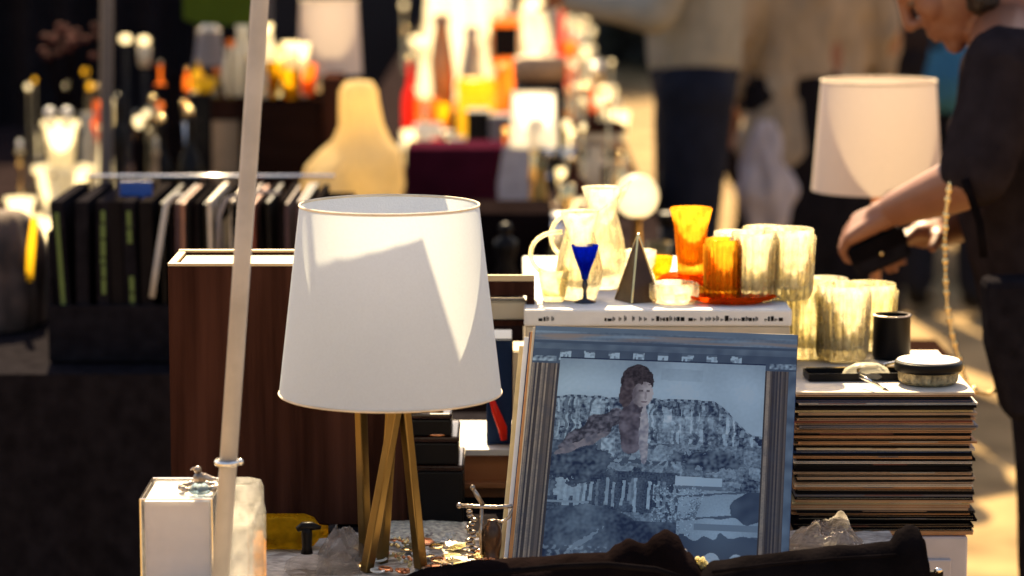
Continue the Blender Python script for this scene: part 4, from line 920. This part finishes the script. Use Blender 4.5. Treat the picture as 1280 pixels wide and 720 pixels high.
rowc = [
 # px, Y, w, h, mat, kind, z_top offset label
 (516, 7.9, 28, 46, opal, 'cup', 'white cup at the left front of the trinkets behind the maroon box'),
 (498, 7.8, 22, 30, opal, 'bowl', 'small white bowl left of the trinkets behind the maroon box'),
 (536, 7.9, 36, 54, porcelain, 'bowl', 'white porcelain bowl behind the maroon box'),
 (558, 8.0, 26, 40, green_p, 'tin', 'dark green tin behind the maroon box'),
 (547, 7.7, 14, 44, red_p, 'cup', 'small red cup behind the maroon box'),
 (573, 7.8, 20, 42, porcelain, 'cup', 'white cup right of the dark green tin'),
 (514, 8.5, 20, 104, red_p, 'bottle', 'red bottle at the left end of the coloured trinkets'),
 (532, 8.7, 20, 130, opal, 'vase', 'slender white vase left of the copper one'),
 (553, 8.9, 34, 150, copper, 'vase', 'tall copper vase among the trinkets'),
 (535, 8.3, 28, 70, orange_p, 'tin', 'orange tin in front of the copper vase'),
 (552, 8.35, 24, 60, yellow_glass, 'cup', 'yellow glass in front of the copper vase'),
 (596, 8.5, 48, 86, yellow_p, 'tin', 'bright yellow tin with a dark lid in the centre of the trinkets'),
 (640, 9.0, 50, 90, orange_p, 'pot', 'orange pot right of the yellow tin'),
 (628, 8.8, 24, 84, orange_p, 'bottle', 'orange bottle beside the yellow tin'),
 (612, 9.3, 34, 128, opal, 'vase', 'cream vase behind the yellow tin'),
 (590, 9.4, 30, 118, cream_p, 'vase', 'cream jar left of the vase behind the yellow tin'),
 (575, 9.6, 32, 160, opal, 'globe', 'tall white globe above the copper vase'),
 (545, 9.9, 28, 170, opal, 'globe', 'white globe at the upper left of the trinkets'),
 (565, 10.4, 44, 190, opal, 'vase', 'large glowing white vase at the top of the trinkets'),
 (600, 10.6, 34, 160, opal, 'globe', 'white globe behind the orange lantern'),
 (665, 9.8, 54, 150, opal, 'vase', 'big cream vase above the black drum'),
 (690, 10.2, 36, 130, cream_p, 'globe', 'cream globe right of the big cream vase'),
 (702, 9.6, 22, 130, red_p, 'bottle', 'red glass bottle above the black drum'),
 (712, 9.4, 18, 100, orange_p, 'cup', 'orange glass right of the red bottle'),
]
for (px, Y, w_, h_, m, kd, lab) in rowc: trinket(kd, lab, px, None, w_, h_, m, Y=Y)
boxthing('storage_box', 'black box behind the maroon box', 'box', 583, 612, 140, 200, black_p, Y=7.9, d=.12)
boxthing('grey_box', 'grey box beside the small white lamp', 'box', 612, 640, 146, 200, shade_grey, Y=7.85, d=.12)
# orange lantern
Y = 9.3; p = Vector((at(632, 60, Y).x, Y, TZ+.004)); o = thing('lantern', 'orange framed lantern with a dark middle at the top of the trinkets', 'lantern', p)
z0 = at(632, 74, Y).z-p.z; z1_ = at(632, 24, Y).z-p.z; w_ = mm(40, Y)/2
B().box(-w_, w_, -w_, w_, z0-.004, z0+.008).box(-w_, w_, -w_, w_, z1_-.02, z1_).build('frame_plate', orange_p, o)
for sx in (-1, 1):
    for sy in (-1, 1): B().box(sx*w_-.008*(sx > 0), sx*w_+.008*(sx < 0), sy*w_-.008*(sy > 0), sy*w_+.008*(sy < 0), z0+.0085, z1_-.0205).build('frame_post', orange_p, o)
B().box(-w_+.010, w_-.010, -w_+.010, w_-.010, z0+.009, z1_-.021).build('lantern_glass', black_p, o)
B().lathe([(0, 0), (.03, 0), (.025, .01), (.01, .02), (.01, z0-.005), (0, z0-.005)], 16).build('lantern_stand', copper, o, smooth=True)
# glittering heap of small metalware and cups: right edge of the centre table, single pieces
rg = random.Random(21)
kinds = ['cup', 'bowl', 'goblet', 'vase', 'tin', 'bottle', 'stick']; mats_ = [('gold', gold), ('cream', cream_p), ('white', opal), ('tan', tan_p), ('silver', steel), ('dark', black_p), ('amber', orange_p), ('brown', wood)]
for i in range(84):
    Y = 5.7+i*.12 if i < 70 else rg.uniform(5.5, 7)
    pxl = rg.uniform(700, 778) if Y > 6.4 else rg.uniform(660, 740)
    X = min(.30, (pxl-640)*Y/F); k = rg.choice(kinds); nm, m = rg.choices(mats_, [5, 4, 4, 3, 3, 5, 1, 2])[0]
    w_ = rg.uniform(.03, .075); hh = rg.uniform(.04, .15) if Y > 6.6 else rg.uniform(.03, .07)
    trinket(k, f'small {nm} {({"stick": "candlestick", "tin": "round tin"}).get(k, k)} in the blurred clutter along the right edge of the centre table', 640+X*F/Y, None, w_*F/Y, hh*F/Y, m, Y=Y, group='clutter along the right edge of the centre table', seg=16)
for i in range(60):
    Y = 9.5+i*.13; X = rg.uniform(-.42, .12); k = rg.choice(kinds); nm, m = rg.choices(mats_, [4, 5, 6, 3, 2, 4, 2, 3])[0]
    w_ = rg.uniform(.04, .10); hh = rg.uniform(.06, .22)
    if X < -.25 and Y < 12: continue
    trinket(k, f'{nm} {({"stick": "candlestick", "tin": "round tin"}).get(k, k)} far back on the centre table', 640+X*F/Y, None, w_*F/Y, hh*F/Y, m, Y=Y, group='trinkets far back on the centre table', seg=16)
# horizontal stack of trays (gold lit) at right edge
for i in range(9):
    Y = 7.1; p = Vector((at(748, 200, Y).x, Y, TZ+.004+.021*i)); nm = ['tan', 'cream', 'dark brown'][i % 3]
    o = thing('tray', f'{nm} rimmed tray, {(ords[8-i]+" from the top") if i < 8 else "on top"}, in the tray stack on the centre table', 'tray', p, (0, 0, R(rg.uniform(-8, 8))), group='stack of trays on the centre table')
    w_ = .055+.008*hsh(i, 3); B().box(-w_, w_, -.07, .07, .001, .004).box(-w_, w_, -.07, -.066, .0042, .017).box(-w_, w_, .066, .07, .0042, .017).box(-w_, -w_+.004, -.0655, .0655, .0042, .017).box(w_-.004, w_, -.0655, .0655, .0042, .017).build('tray_body', [tan_p, cream_p, wood][i % 3], o)
# big blown-out white globe
Yg = 5.6; gp = Vector((at(796, 245, Yg).x, Yg, TZ+.004)); gz = at(796, 245, Yg).z-gp.z; gr = mm(28, Yg)
o = thing('globe_lamp', 'large round white glass globe glowing in the sun above the pyramid', 'globe lamp', (min(gp.x, .27), Yg, gp.z))
B().lathe([(0, 0), (.04, 0), (.04, .006), (.012, .016), (.008, gz-gr), (.018, gz-gr+.002), (.018, gz-gr+.008), (0, gz-gr+.008)], 24).build('stand', gold, o, smooth=True)
B().ball((0, 0, gz), gr, 32).build('globe', opal, o, smooth=True)
# dark wooden strip / leather cases in front part of centre table
boxthing('case', 'low brown leather case on the near part of the centre table', 'case', 560, 690, 268, 330, leather_br, Y=5.6, z=TZ+.004, d=.25)
boxthing('case', 'dark brown case with a tan lid, left of the low brown case', 'case', 440, 550, 290, 350, wood_dark, Y=5.5, z=TZ+.004, d=.25)
trinket('figure', 'small dark figurine between the cases on the centre table', 632, None, 40, 90, black_p, Y=5.45)
trinket('vase', 'curved gold vase on the near part of the centre table', 676, None, 22, 130, brass, Y=5.9)
for (px, Y, w_, h_, m, kd, lab) in [(585, 6.0, 26, 60, black_p, 'bottle', 'black bottle behind the low brown case'), (612, 6.1, 22, 52, leather_br, 'cup', 'brown beaker behind the low brown case'), (700, 5.6, 36, 44, brass, 'bowl', 'brass bowl at the right of the low brown case'), (724, 5.8, 30, 70, cream_p, 'cup', 'cream beaker behind the glass jugs'), (708, 6.15, 20, 80, gold, 'goblet', 'gold goblet behind the glass jugs'), (750, 6.2, 26, 66, tan_p, 'tin', 'tan tin behind the glass jugs'), (822, 5.5, 34, 60, brass, 'bowl', 'brass bowl behind the glass ashtray'), (836, 5.7, 26, 80, black_p, 'tin', 'black tin right of the glowing globe')]:
    trinket(kd, lab, px, None, w_, h_, m, Y=Y)

# ---- dark car and hedge far behind ----
o = thing('parked_car', 'dark car parked in the shade far behind the centre table', 'car', (-2.55, 17.5, 0))
carp = mat('dark_blue_car_paint', (.008, .010, .017), .4, var=.05, spec=.1)
pf = [(-2.1, .35), (-2.12, .75), (-1.95, .92), (-1.2, 1.0), (-.55, 1.42), (.9, 1.45), (1.7, 1.02), (2.1, .92), (2.12, .4), (1.9, .28), (-1.9, .28)]
b = B(); b.prism(pf, -.85, .85); b.build('body', carp, o, bevel=.05)
wn = mat('dark_car_window', (.02, .03, .035), .08)
for pts_ in ([(-1.02, 1.0), (-.5, 1.36), (.1, 1.38), (.1, 1.0)], [(.16, 1.0), (.16, 1.38), (.82, 1.38), (1.4, 1.02)]): B().prism(pts_, -.856, -.852).build('window', wn, o)
for wx in (-1.3, 1.3):
    wh = B().lathe([(0, -.11), (.31, -.11), (.32, -.08), (.32, .08), (.31, .11), (0, .11)], 32, M=T(wx, -.78, .32, R(90))).build('wheel', black_p, o, smooth=False)
    B().lathe([(0, -.01), (.19, -.01), (.2, .0), (0, .012)], 24, 10, .2, M=T(wx, -.893, .32, R(90))).build('rim', steel, wh)
for hz_ in (-1, 1): B().ball((2.05, hz_*.6, .72), (.07, .16, .08)).build('headlight', mat('pale_teal_glass', (.45, .75, .72), .15), o, smooth=True)
B().box(1.0, 1.25, -.90, -.857, .95, 1.06).build('mirror', mat('pale_teal_glass', (.45, .75, .72)), o, bevel=.02)
o = thing('hedge', 'tall dark hedge closing off the market in the background', 'hedge', (2, 24, 0))
leafm = mat('dark_hedge_leaves', (.018, .020, .010), .7, var=.5, scale=3, trans=.15)
b = B(); rh = random.Random(2)
for i in range(15000):
    x, z_ = rh.uniform(-10, 10), rh.uniform(.0, 3.2)
    y = -.5+.5*noise.noise(Vector((x*.7, z_*.9, 0)))+rh.uniform(-.2, .25); s_ = rh.uniform(.05, .12)
    n = Vector((rh.uniform(-1, 1), rh.uniform(-1, .3), rh.uniform(-1, 1))).normalized(); u = n.orthogonal().normalized(); v = n.cross(u)
    c = Vector((x, y, z_)); vs = [b.bm.verts.new(c+u*s_), b.bm.verts.new(c+v*s_*.5), b.bm.verts.new(c-u*s_), b.bm.verts.new(c-v*s_*.5)]; b.bm.faces.new(vs)
b.build('leaves', leafm, o, normals=False)
b = B(); b.grid(120, 20, lambda u, v: (-10+20*u, .1+.35*noise.noise(Vector((u*14, v*3, 5))), 3.1*v)); b.build('inner_branches', mat('dark_branches', (.010, .008, .006), .9), o)
# ---- far right stall with bright goods between the people ----
trestle('trestle_table', 'far stall table with bright goods, seen between the standing people', .95, 1.75, 11.0, 12.6, TZ, wood_dark, .3, brown_cloth, cloth_label='dark cloth on the far stall table between the people')
for (px, Y, w_, h_, m, kd, lab) in [(922, 11.3, 18, 34, opal, 'pot', 'white pot on the far stall, seen between khaki and beige clothes'), (930, 11.7, 20, 48, cream_p, 'vase', 'cream vase on the far stall, seen between khaki and beige clothes'), (918, 11.9, 20, 60, opal, 'globe', 'white globe on the far stall, seen between khaki and beige clothes')]:
    trinket(kd, lab, max(px, 640+.97*F/Y), None, w_, h_, m, Y=Y)

# ------------------------------------------------------------------ people
def surf(name, b, m, parent, voxel=.006, smooth=4, wrinkle=0, wscale=12, loc=None):
    bmesh.ops.recalc_face_normals(b.bm, faces=b.bm.faces)
    me = bpy.data.meshes.new('raw'); b.bm.to_mesh(me); b.bm.free()
    o = bpy.data.objects.new('raw', me); COL.objects.link(o)
    k = o.modifiers.new('r', 'REMESH'); k.mode = 'VOXEL'; k.voxel_size = voxel; k.use_smooth_shade = True
    if smooth: k = o.modifiers.new('s', 'SMOOTH'); k.iterations = smooth; k.factor = .5
    dg = bpy.context.evaluated_depsgraph_get(); me2 = bpy.data.meshes.new_from_object(o.evaluated_get(dg)); me2.name = name
    bpy.data.objects.remove(o)
    if wrinkle:
        vn = [v.normal.copy() for v in me2.vertices]
        for v, n in zip(me2.vertices, vn):
            c = v.co*wscale; v.co += n*wrinkle*(noise.noise(Vector((c.x, c.y, c.z*.45)))+.5*noise.noise(Vector((c.x*2.3, c.y*2.3, c.z*1.1+4)))-.3)
    for p in me2.polygons: p.use_smooth = True
    me2.materials.clear(); me2.materials.append(m)
    o = bpy.data.objects.new(name, me2); COL.objects.link(o); o.parent = parent
    return o
def ellM(c, r, M): return ((c, r), M)
def head_pieces(b, M, s=1):
    def E(c, r, seg=20): b.ball(c, r, seg, M=M @ Matrix.Scale(s, 4))
    def Cp(p0, r0, p1, r1): b.cap(M @ (Vector(p0)*s), r0*s, M @ (Vector(p1)*s), r1*s)
    E((-.012, 0, .038), (.098, .076, .088)); E((.035, 0, .035), (.060, .068, .070)); E((.025, 0, -.035), (.064, .058, .062)); E((.048, 0, -.066), (.044, .040, .036))
    E((.080, 0, -.088), (.017, .020, .017)); E((.072, 0, -.045), (.026, .034, .030)); E((.062, .030, -.018), (.028, .026, .026)); E((.062, -.030, -.018), (.028, .026, .026))
    Cp((.088, 0, .022), .0085, (.110, 0, -.020), .0110); E((.100, .012, -.025), (.011, .008, .008), 10); E((.100, -.012, -.025), (.011, .008, .008), 10)
    E((.082, .026, .030), (.014, .024, .008), 10); E((.082, -.026, .030), (.014, .024, .008), 10)
    E((.0795, .031, .0125), (.0125, .0145, .0095), 12); E((.0795, -.031, .0125), (.0125, .0145, .0095), 12)
    E((.094, 0, -.050), (.010, .022, .0065), 12); E((.092, 0, -.063), (.0105, .019, .0075), 12)
    for q in (-1, 1): E((-.008, q*.077, -.005), (.018, .007, .030), 12)
    Cp((-.01, 0, -.05), .055, (-.035, 0, -.13), .054)
def hand_pieces(b, wrist, d, up, side, curl=.5, s=1):
    d = d.normalized(); x = d.cross(up).normalized()*side; up = x.cross(d).normalized()*side
    M = Matrix((d, x, up)).transposed()                      # local: x along the hand, y towards the thumb, z back of the hand
    def W(p): return wrist+M @ (Vector(p)*s)
    b.cap(W((-.02, 0, 0)), .024*s, W((.03, 0, 0)), .026*s)
    for k, (yy, l) in enumerate(((.030, .074), (.010, .082), (-.010, .077), (-.028, .060))):
        b.cap(W((.01, yy*.5, 0)), .017*s, W((.085, yy, 0)), .0125*s)
        p = Vector((.088, yy, 0)); ang = 0
        for j, f in enumerate((.45, .32, .25)):
            ang += curl*(.55+.35*j+.06*k); q = p+Vector((math.cos(ang)*l*f, 0, -math.sin(ang)*l*f)); b.cap(W(p), (.0098-.001*j)*s, W(q), (.0090-.001*j)*s, 10); p = q
    p = Vector((.02, .024, -.004)); q = Vector((.055, .052, -.016)); r_ = Vector((.082, .056, -.034)); b.cap(W(p), .015*s, W(q), .012*s); b.cap(W(q), .011*s, W(r_), .009*s)
def person(label, name_loc, J, top, trousers, shirt_m, pants_m, sleeve='long', hair_style=0, group=None, curls=(.5, .5), dress=False, build_hands=(True, True), voxel=.007, hair=hair_m, hem=None, wr=.006):
    o = thing('person', label, 'person', name_loc, group=group); I = Matrix.Translation(-Vector(name_loc))
    J = {k: (v if isinstance(v, Matrix) else Vector(v)) for k, v in J.items()}
    def L(p): return I @ Vector(p)
    b = B(); H = I @ J['head']
    head_pieces(b, H)
    ch, pv, nk = L(J['chest']), L(J['pelvis']), L(J['neck'])
    sh = [L(J['shL']), L(J['shR'])]; hp = [L(J['hpL']), L(J['hpR'])]
    b.cap(nk-(nk-ch)*.15, .062, H @ Vector((-.025, 0, -.09)), .054)
    b.cap(ch, .12, pv, .12)
    for q in (0, 1): b.cap(sh[q], .056, nk, .062); b.cap(hp[q], .09, pv, .11); b.cap(sh[q], .05, ch, .10)
    for i, k in enumerate('LR'):
        e, w = L(J['el'+k]), L(J['wr'+k]); b.cap(sh[i], .050, e, .040); b.cap(e, .042, e.lerp(w, .3), .040); b.cap(e.lerp(w, .3), .040, w, .027)
        if build_hands[i]: hand_pieces(b, w, L(J['hd'+k])-w, J['up'+k], 1 if k == 'L' else -1, curls[i], .92)
        kn, an, to = L(J['kn'+k]), L(J['an'+k]), L(J['to'+k]); b.cap(hp[i], .085, kn, .055); b.cap(kn, .055, kn.lerp(an, .35), .052); b.cap(kn.lerp(an, .35), .052, an, .036); b.cap(an-Vector((0, 0, .03)), .035, to, .028)
    surf('body', b, skin, o, voxel if not build_hands[0] else min(voxel, .0042), 3)
    # top
    b = B(); t_ = top
    b.cap(ch, .14, pv+(ch-pv)*.10, .135); ax_ = (sh[0]-sh[1]).normalized()
    for q in (0, 1):
        b.cap(sh[q], .068, nk-(nk-ch)*.22, .070); b.cap(sh[q], .066, ch, .12); b.cap(ch+ax_*(.07 if q == 0 else -.07), .115, pv+(ch-pv)*.15+ax_*(.06 if q == 0 else -.06), .115)
        if hem: b.cap(pv+ax_*(.05 if q == 0 else -.05), .125, pv-Vector((0, 0, hem))+ax_*(.07 if q == 0 else -.07), .15)
    for i, k in enumerate('LR'):
        e, w = L(J['el'+k]), L(J['wr'+k]); b.cap(sh[i], .066, sh[i].lerp(e, .9 if sleeve == 'short' else 1), .060)
        if sleeve == 'long': b.cap(e, .058, e.lerp(w, .94), .040)
    surf('shirt', b, shirt_m, o, voxel, 5, wr)
    b = B(); b.cap(pv+(ch-pv)*.16, .125, pv, .13)
    for i, k in enumerate('LR'):
        kn, an = L(J['kn'+k]), L(J['an'+k]); b.cap(hp[i], .108, kn, .078); b.cap(kn, .078, an+Vector((0, 0, .03)), .062)
        if dress: b.cap(pv, .14, an*.5+kn*.5, .17)
        b.cap(hp[i], .115, pv+(ch-pv)*.06, .12)
    surf('trousers' if not dress else 'skirt', b, pants_m, o, voxel, 5, wr*.8)
    for i, k in enumerate('LR'):
        an, to = L(J['an'+k]), L(J['to'+k]); b = B(); b.cap(an-Vector((0, 0, .025)), .045, to, .036); surf('shoe', b, black_p, o, .008, 2)
    # hair, eyes, brows
    b = B()
    def E(c, r): b.ball(c, r, 20, M=H)
    E((-.022, 0, .050), (.100, .084, .092)); E((-.045, 0, .01), (.075, .083, .075)); E((-.03, 0, .02), (.075, .0835, .07)); E((-.038, 0, -.035), (.052, .084, .058)); E((.0, 0, -.064), (.042, .083, .038)); E((.045, 0, .090), (.050, .060, .040))
    if hair_style: E((-.065, 0, -.06), (.055, .085, .10)); E((-.02, 0, -.02), (.06, .085, .07))
    else: E((-.07, 0, -.03), (.04, .062, .05))
    surf('hair', b, hair, o, .006, 2, .005, 60)
    for q in (-1, 1):
        B().ball((.0795, q*.031, .0085), .0110, 14, M=H).build('eye', mat('eye_dark', (.10, .07, .06), .3), o, smooth=True)
        B().tube([H @ Vector((.086, q*.050, .030)), H @ Vector((.097, q*.030, .036)), H @ Vector((.098, q*.012, .032))], .0032, 6, flat=.6).build('eyebrow', hair, o, smooth=True)
    return o
def headM(c, yaw, pitch=0, roll=0):
    from mathutils import Euler
    return Matrix.Translation(c) @ Matrix.Rotation(yaw, 4, 'Z') @ Matrix.Rotation(pitch, 4, 'Y') @ Matrix.Rotation(roll, 4, 'X')
def stand(X, Y, yaw, h=1.74, arms=None, lean=0, headpitch=.1):
    s = h/1.74; Mx = Matrix.Translation((X, Y, 0)) @ Matrix.Rotation(yaw, 4, 'Z')
    def q(x, y, z):
        if z > .95: x += (z-.95)*lean
        return Mx @ (Vector((x, y, z))*s)
    J = dict(pelvis=q(0, 0, .97), chest=q(0, 0, 1.27), neck=q(-.01, 0, 1.47), shL=q(0, .175, 1.40), shR=q(0, -.175, 1.40), hpL=q(0, .09, .92), hpR=q(0, -.09, .92),
             knL=q(.02, .10, .50), knR=q(.03, -.10, .50), anL=q(0, .10, .09), anR=q(.02, -.10, .09), toL=q(.15, .12, .045), toR=q(.17, -.12, .045),
             elL=q(-.02, .24, 1.12), elR=q(-.02, -.24, 1.12), wrL=q(.08, .24, .90), wrR=q(.08, -.24, .90), hdL=q(.12, .24, .82), hdR=q(.12, -.24, .82))
    if arms:
        for k, v in arms.items(): J[k] = q(*v)
    J['upL'] = J['upR'] = Vector((0, .3, 1)); J['head'] = headM(q(.03, 0, 1.62), yaw, headpitch); J['q'] = q(0, 0, 0); del J['q']
    return J
# woman/man at the right, close: dark T-shirt, bending over the table
YP = 4.5
def w(px, py, Y=YP): return at(px, py, Y)
hd = w(1193, 0); 
J = dict(head=headM(Vector((w(1137, 35).x+.0635, YP, w(1137, 35).z+.096)), PI-.10, .80), neck=w(1262, 36), chest=w(1292, 190), pelvis=w(1334, 400), shL=w(1258, 88, YP-.17), shR=w(1248, 100, YP+.17),
         hpL=w(1348, 440, YP-.09), hpR=w(1342, 440, YP+.09), elL=w(1216, 224, YP-.22), wrL=w(1118, 262, YP-.08), hdL=w(1068, 286, YP-.04), elR=w(1225, 262, YP+.20), wrR=w(1168, 290, YP+.10), hdR=w(1130, 296, YP+.05))
for k, s_ in (('L', -1), ('R', 1)):
    px_ = J['hp'+k]; J['kn'+k] = Vector((px_.x-.005, px_.y+s_*.0, .46)); J['an'+k] = Vector((px_.x+.02, px_.y, .08)); J['to'+k] = Vector((px_.x-.14, px_.y+s_*.02, .04))
J['upL'] = Vector((-.2, -.5, 1)); J['upR'] = Vector((-.2, .3, 1))
tee = mat('charcoal_tshirt', (.020, .0155, .0175), .95, var=.2, scale=30, bump=.2, spec=.06)
trs = mat('black_trousers', (.012, .0105, .0125), .95, var=.2, scale=30, bump=.2, spec=.05)
pm = person('person with short dark hair in charcoal T-shirt bending over the goods at right', (w(1318, 400).x, YP, 0), J, None, None, tee, trs, 'short', 0, curls=(.75, .6), voxel=.006)
# clutch in the hands
p = w(1092, 300, YP-.05)
o = thing('clutch_bag', 'small black clutch held in the hands of the person at right', 'clutch bag', p, (0, R(-24), R(5)))
B().box(-.045, .045, -.018, .018, -.045, .006).build('bag_body', black_cloth, o, bevel=.008); B().box(-.046, .046, -.0205, -.0185, -.020, .004).build('flap', leather, o, bevel=.002)
B().ball((0, -.0215, -.020), .004, 8).build('clasp', gold, o, smooth=True)
# handbag hanging with gold chain
p = w(1222, 300, YP-.26)
o = thing('handbag', 'large black handbag with a gold chain hanging from the arm at right', 'handbag', p)
q0 = w(1190, 330, YP-.26)-p; q1 = w(1214, 486, YP-.26)-p; q2 = w(1262, 300, YP-.26)-p
b = B(); b.prism([(w(1196, 320).x-p.x, w(1196, 320).z-p.z), (w(1200, 400).x-p.x, w(1200, 400).z-p.z), (w(1222, 488).x-p.x, w(1222, 484).z-p.z), (w(1262, 478).x-p.x, w(1262, 486).z-p.z), (w(1262, 318).x-p.x, w(1262, 318).z-p.z)], -.03, .05)
b.build('bag_body', black_cloth, o, bevel=.012)
b = B(); cpts = [(1187, 232), (1183, 262), (1181, 300), (1182, 345), (1184, 380), (1189, 412), (1197, 442), (1205, 470), (1211, 492)]
for (x0_, y0_), (x1_, y1_) in zip(cpts, cpts[1:]):
    for f in (0, .2, .4, .6, .8):
        c = at(x0_+(x1_-x0_)*f, y0_+(y1_-y0_)*f, YP-.275)-p; b.ball(c, (.0026+.0022*((int(f*5)) % 2), .003, .0060), 8)
b.build('chain', gold, o, smooth=True)
b = B(); b.tube([at(x_, y_, YP-.275)-p for x_, y_ in ((1209, 492), (1222, 489), (1236, 492), (1247, 487))], .003, 6).ball(at(1218, 488, YP-.275)-p, .006, 8).build('chain_end', gold, o, smooth=True)
b = B(); b.tube([at(x_, y_, YP-.27)-p for x_, y_ in ((1230, 322), (1225, 280), (1212, 240), (1206, 224))], .006, 8, flat=.4).build('strap', leather, o, smooth=True)
# background people
khaki = mat('khaki_shirt_cloth', (.25, .235, .195), .9, var=.1, scale=20, spec=.1, sheen=0)
jeans = mat('dark_indigo_jeans', (.010, .012, .022), .9, var=.2, scale=20, spec=.1)
beige = mat('beige_blouse_cloth', (.38, .30, .215), .9, var=.15, scale=10, spec=.1, trans=.25)
J = stand((868-640)*8.0/F, 8.0, PI, 1.80, dict(elR=(.16, -.20, 1.16), wrR=(.30, -.12, 1.22), hdR=(.38, -.10, 1.24), elL=(.12, .24, 1.14), wrL=(.34, .16, 1.17), hdL=(.42, .15, 1.19)))
person('person in khaki long sleeved shirt and dark jeans reaching over the centre table', (.50, 8.0, 0), J, None, None, khaki, jeans, 'long', 0, voxel=.010, curls=(.5, .5))
J = stand((1012-640)*8.6/F, 8.6, R(100), 1.68)
person('person in a loose beige blouse and dark skirt seen from behind', (.88, 8.6, 0), J, None, None, beige, trs, 'long', 1, voxel=.010, hem=.20, dress=True, wr=.02)
J = stand((1112-640)*9.3/F, 9.3, R(170), 1.76, dict(elL=(-.0, .22, 1.14), wrL=(.05, .2, .95), hdL=(.08, .2, .86)))
person('person in a dark T-shirt with one bare arm, beside the beige blouse', (1.2, 9.3, 0), J, None, None, tee, trs, 'short', 0, voxel=.012)
J = stand((1185-640)*10.2/F, 10.2, R(60), 1.74)
person('person in a bright blue shirt standing behind the pink lampshade', (1.53, 10.2, 0), J, None, None, mat('blue_shirt_cloth', (.035, .14, .27), .85, var=.1, scale=15, spec=.1), jeans, 'long', 0, voxel=.012, hem=.12)
# white carrier bag at the side of the beige figure
p = at(958, 150, 8.3)
def bagfn(u, v):
    th = 2*PI*u; z_ = -v*.33; n = noise.noise(Vector((math.cos(th)*2, math.sin(th)*2, v*4)))
    r_ = .02+.05*min(1, v*2.2)*(1-.25*max(0, v-.8)*5); f = 1+.5*n
    return (r_*math.cos(th)*f, r_*.6*math.sin(th)*f, z_)
b = B(); b.grid(48, 30, bagfn)
o = b.build('carrier_bag', mat('white_thin_plastic', (.50, .46, .50), .5, var=.1, scale=20, trans=.35), loc=p, smooth=True); tag(o, 'white plastic carrier bag hanging beside the beige blouse', 'carrier bag')
# right lamp and its side table
o = thing('side_table', 'small dark side table under the pink lampshade at right', 'side table', (at(1085, 300, 4.95).x, 4.95, 0))
B().box(-.14, .14, -.13, .13, .70, .725).build('table_top', wood_dark, o, bevel=.003)
for sx in (-1, 1):
    for sy in (-1, 1): B().box(sx*.12-.012, sx*.12+.012, sy*.11-.012, sy*.11+.012, 0, .6995).build('leg', wood_dark, o)
stand_lamp('pale pink lampshade glowing beside the bending person at right', 1096, 101, 238, 143, 163, 4.95, .7255, shade_pink, wood_warm, foot=.06)
boxthing('case', 'dark case on the side table in front of the pink lampshade', 'case', 1040, 1105, 400, 470, leather_br, Y=4.84, z=.7255, d=.08)

# small white glass balls on thin stems, added to stand in for sun glints
for i in range(46):
    Y = rg.uniform(6.6, 13.5); px = rg.uniform(705, 778) if i % 3 else rg.uniform(505, 700)
    if i % 3 == 0: Y = rg.uniform(8.2, 13)
    X = min(.30, (px-640)*Y/F); hh = rg.uniform(.05, .26)
    o = thing('glint_ball_stand', 'small white glass ball added for a sun glint among the centre table clutter', 'ornament', (X, Y, TZ+.004), group='glass balls on the centre table')
    B().lathe([(0, 0), (.014, 0), (.012, .005), (.003, .01), (.003, hh), (0, hh)], 10).build('stem', gold, o, smooth=True)
    rr = rg.uniform(.007, .014); B().ball((0, 0, hh+rr), rr, 12).build('ball', [opal, opal, clear_glass, gold][i % 4], o, smooth=True)

for i in range(34):  # more balls added to make glints on the left stall
    Y = rg.uniform(6.3, 7.6); px = rg.choice([rg.uniform(20, 135), rg.uniform(140, 232), rg.uniform(268, 395)]); zb_ = TZ+.004
    if px > 240: Y = rg.uniform(6.78, 6.96); zb_ = zb1+.001
    hh = rg.uniform(.03, .12) if px > 240 else rg.uniform(.05, .30)
    o = thing('glint_ball_stand', 'small white glass ball added for a sun glint among the left stall goods', 'ornament', ((px-640)*Y/F, Y, zb_), group='glass balls on the left stall')
    B().lathe([(0, 0), (.012, 0), (.010, .005), (.003, .01), (.003, hh), (0, hh)], 10).build('stem', brass, o, smooth=True)
    rr = rg.uniform(.005, .011); B().ball((0, 0, hh+rr), rr, 12).build('ball', [opal, yellow_p, clear_glass, gold, orange_p][i % 5], o, smooth=True)


# more small shining goods crowding the far stalls
for i in range(70):
    Y = rg.uniform(6.8, 13); px = rg.uniform(515, 775); left = i % 4 == 0
    if left: Y = rg.uniform(6.2, 8.6); px = rg.uniform(15, 235)
    X = (px-640)*Y/F
    if not left: X = max(-.42, min(.30, X))
    k = rg.choice(['cup', 'goblet', 'bottle', 'bowl', 'vase', 'stick']); nm, m = rg.choice([('gold', gold), ('gold', gold), ('silver', steel), ('clear glass', clear_glass), ('amber glass', amber_glass), ('white glass', opal), ('orange glass', orange_p)])
    w_ = rg.uniform(.015, .035); hh = rg.uniform(.05, .16 if not left else .26)
    trinket(k, f'tiny {nm} {({"stick": "candlestick"}).get(k, k)} crowded on the {"far left stall" if left else "far part of the centre table"}', 640+X*F/Y, None, w_*F/Y, hh*F/Y, m, Y=Y, group='tiny shining goods on the left stall' if left else 'tiny shining goods on the centre table', seg=14)
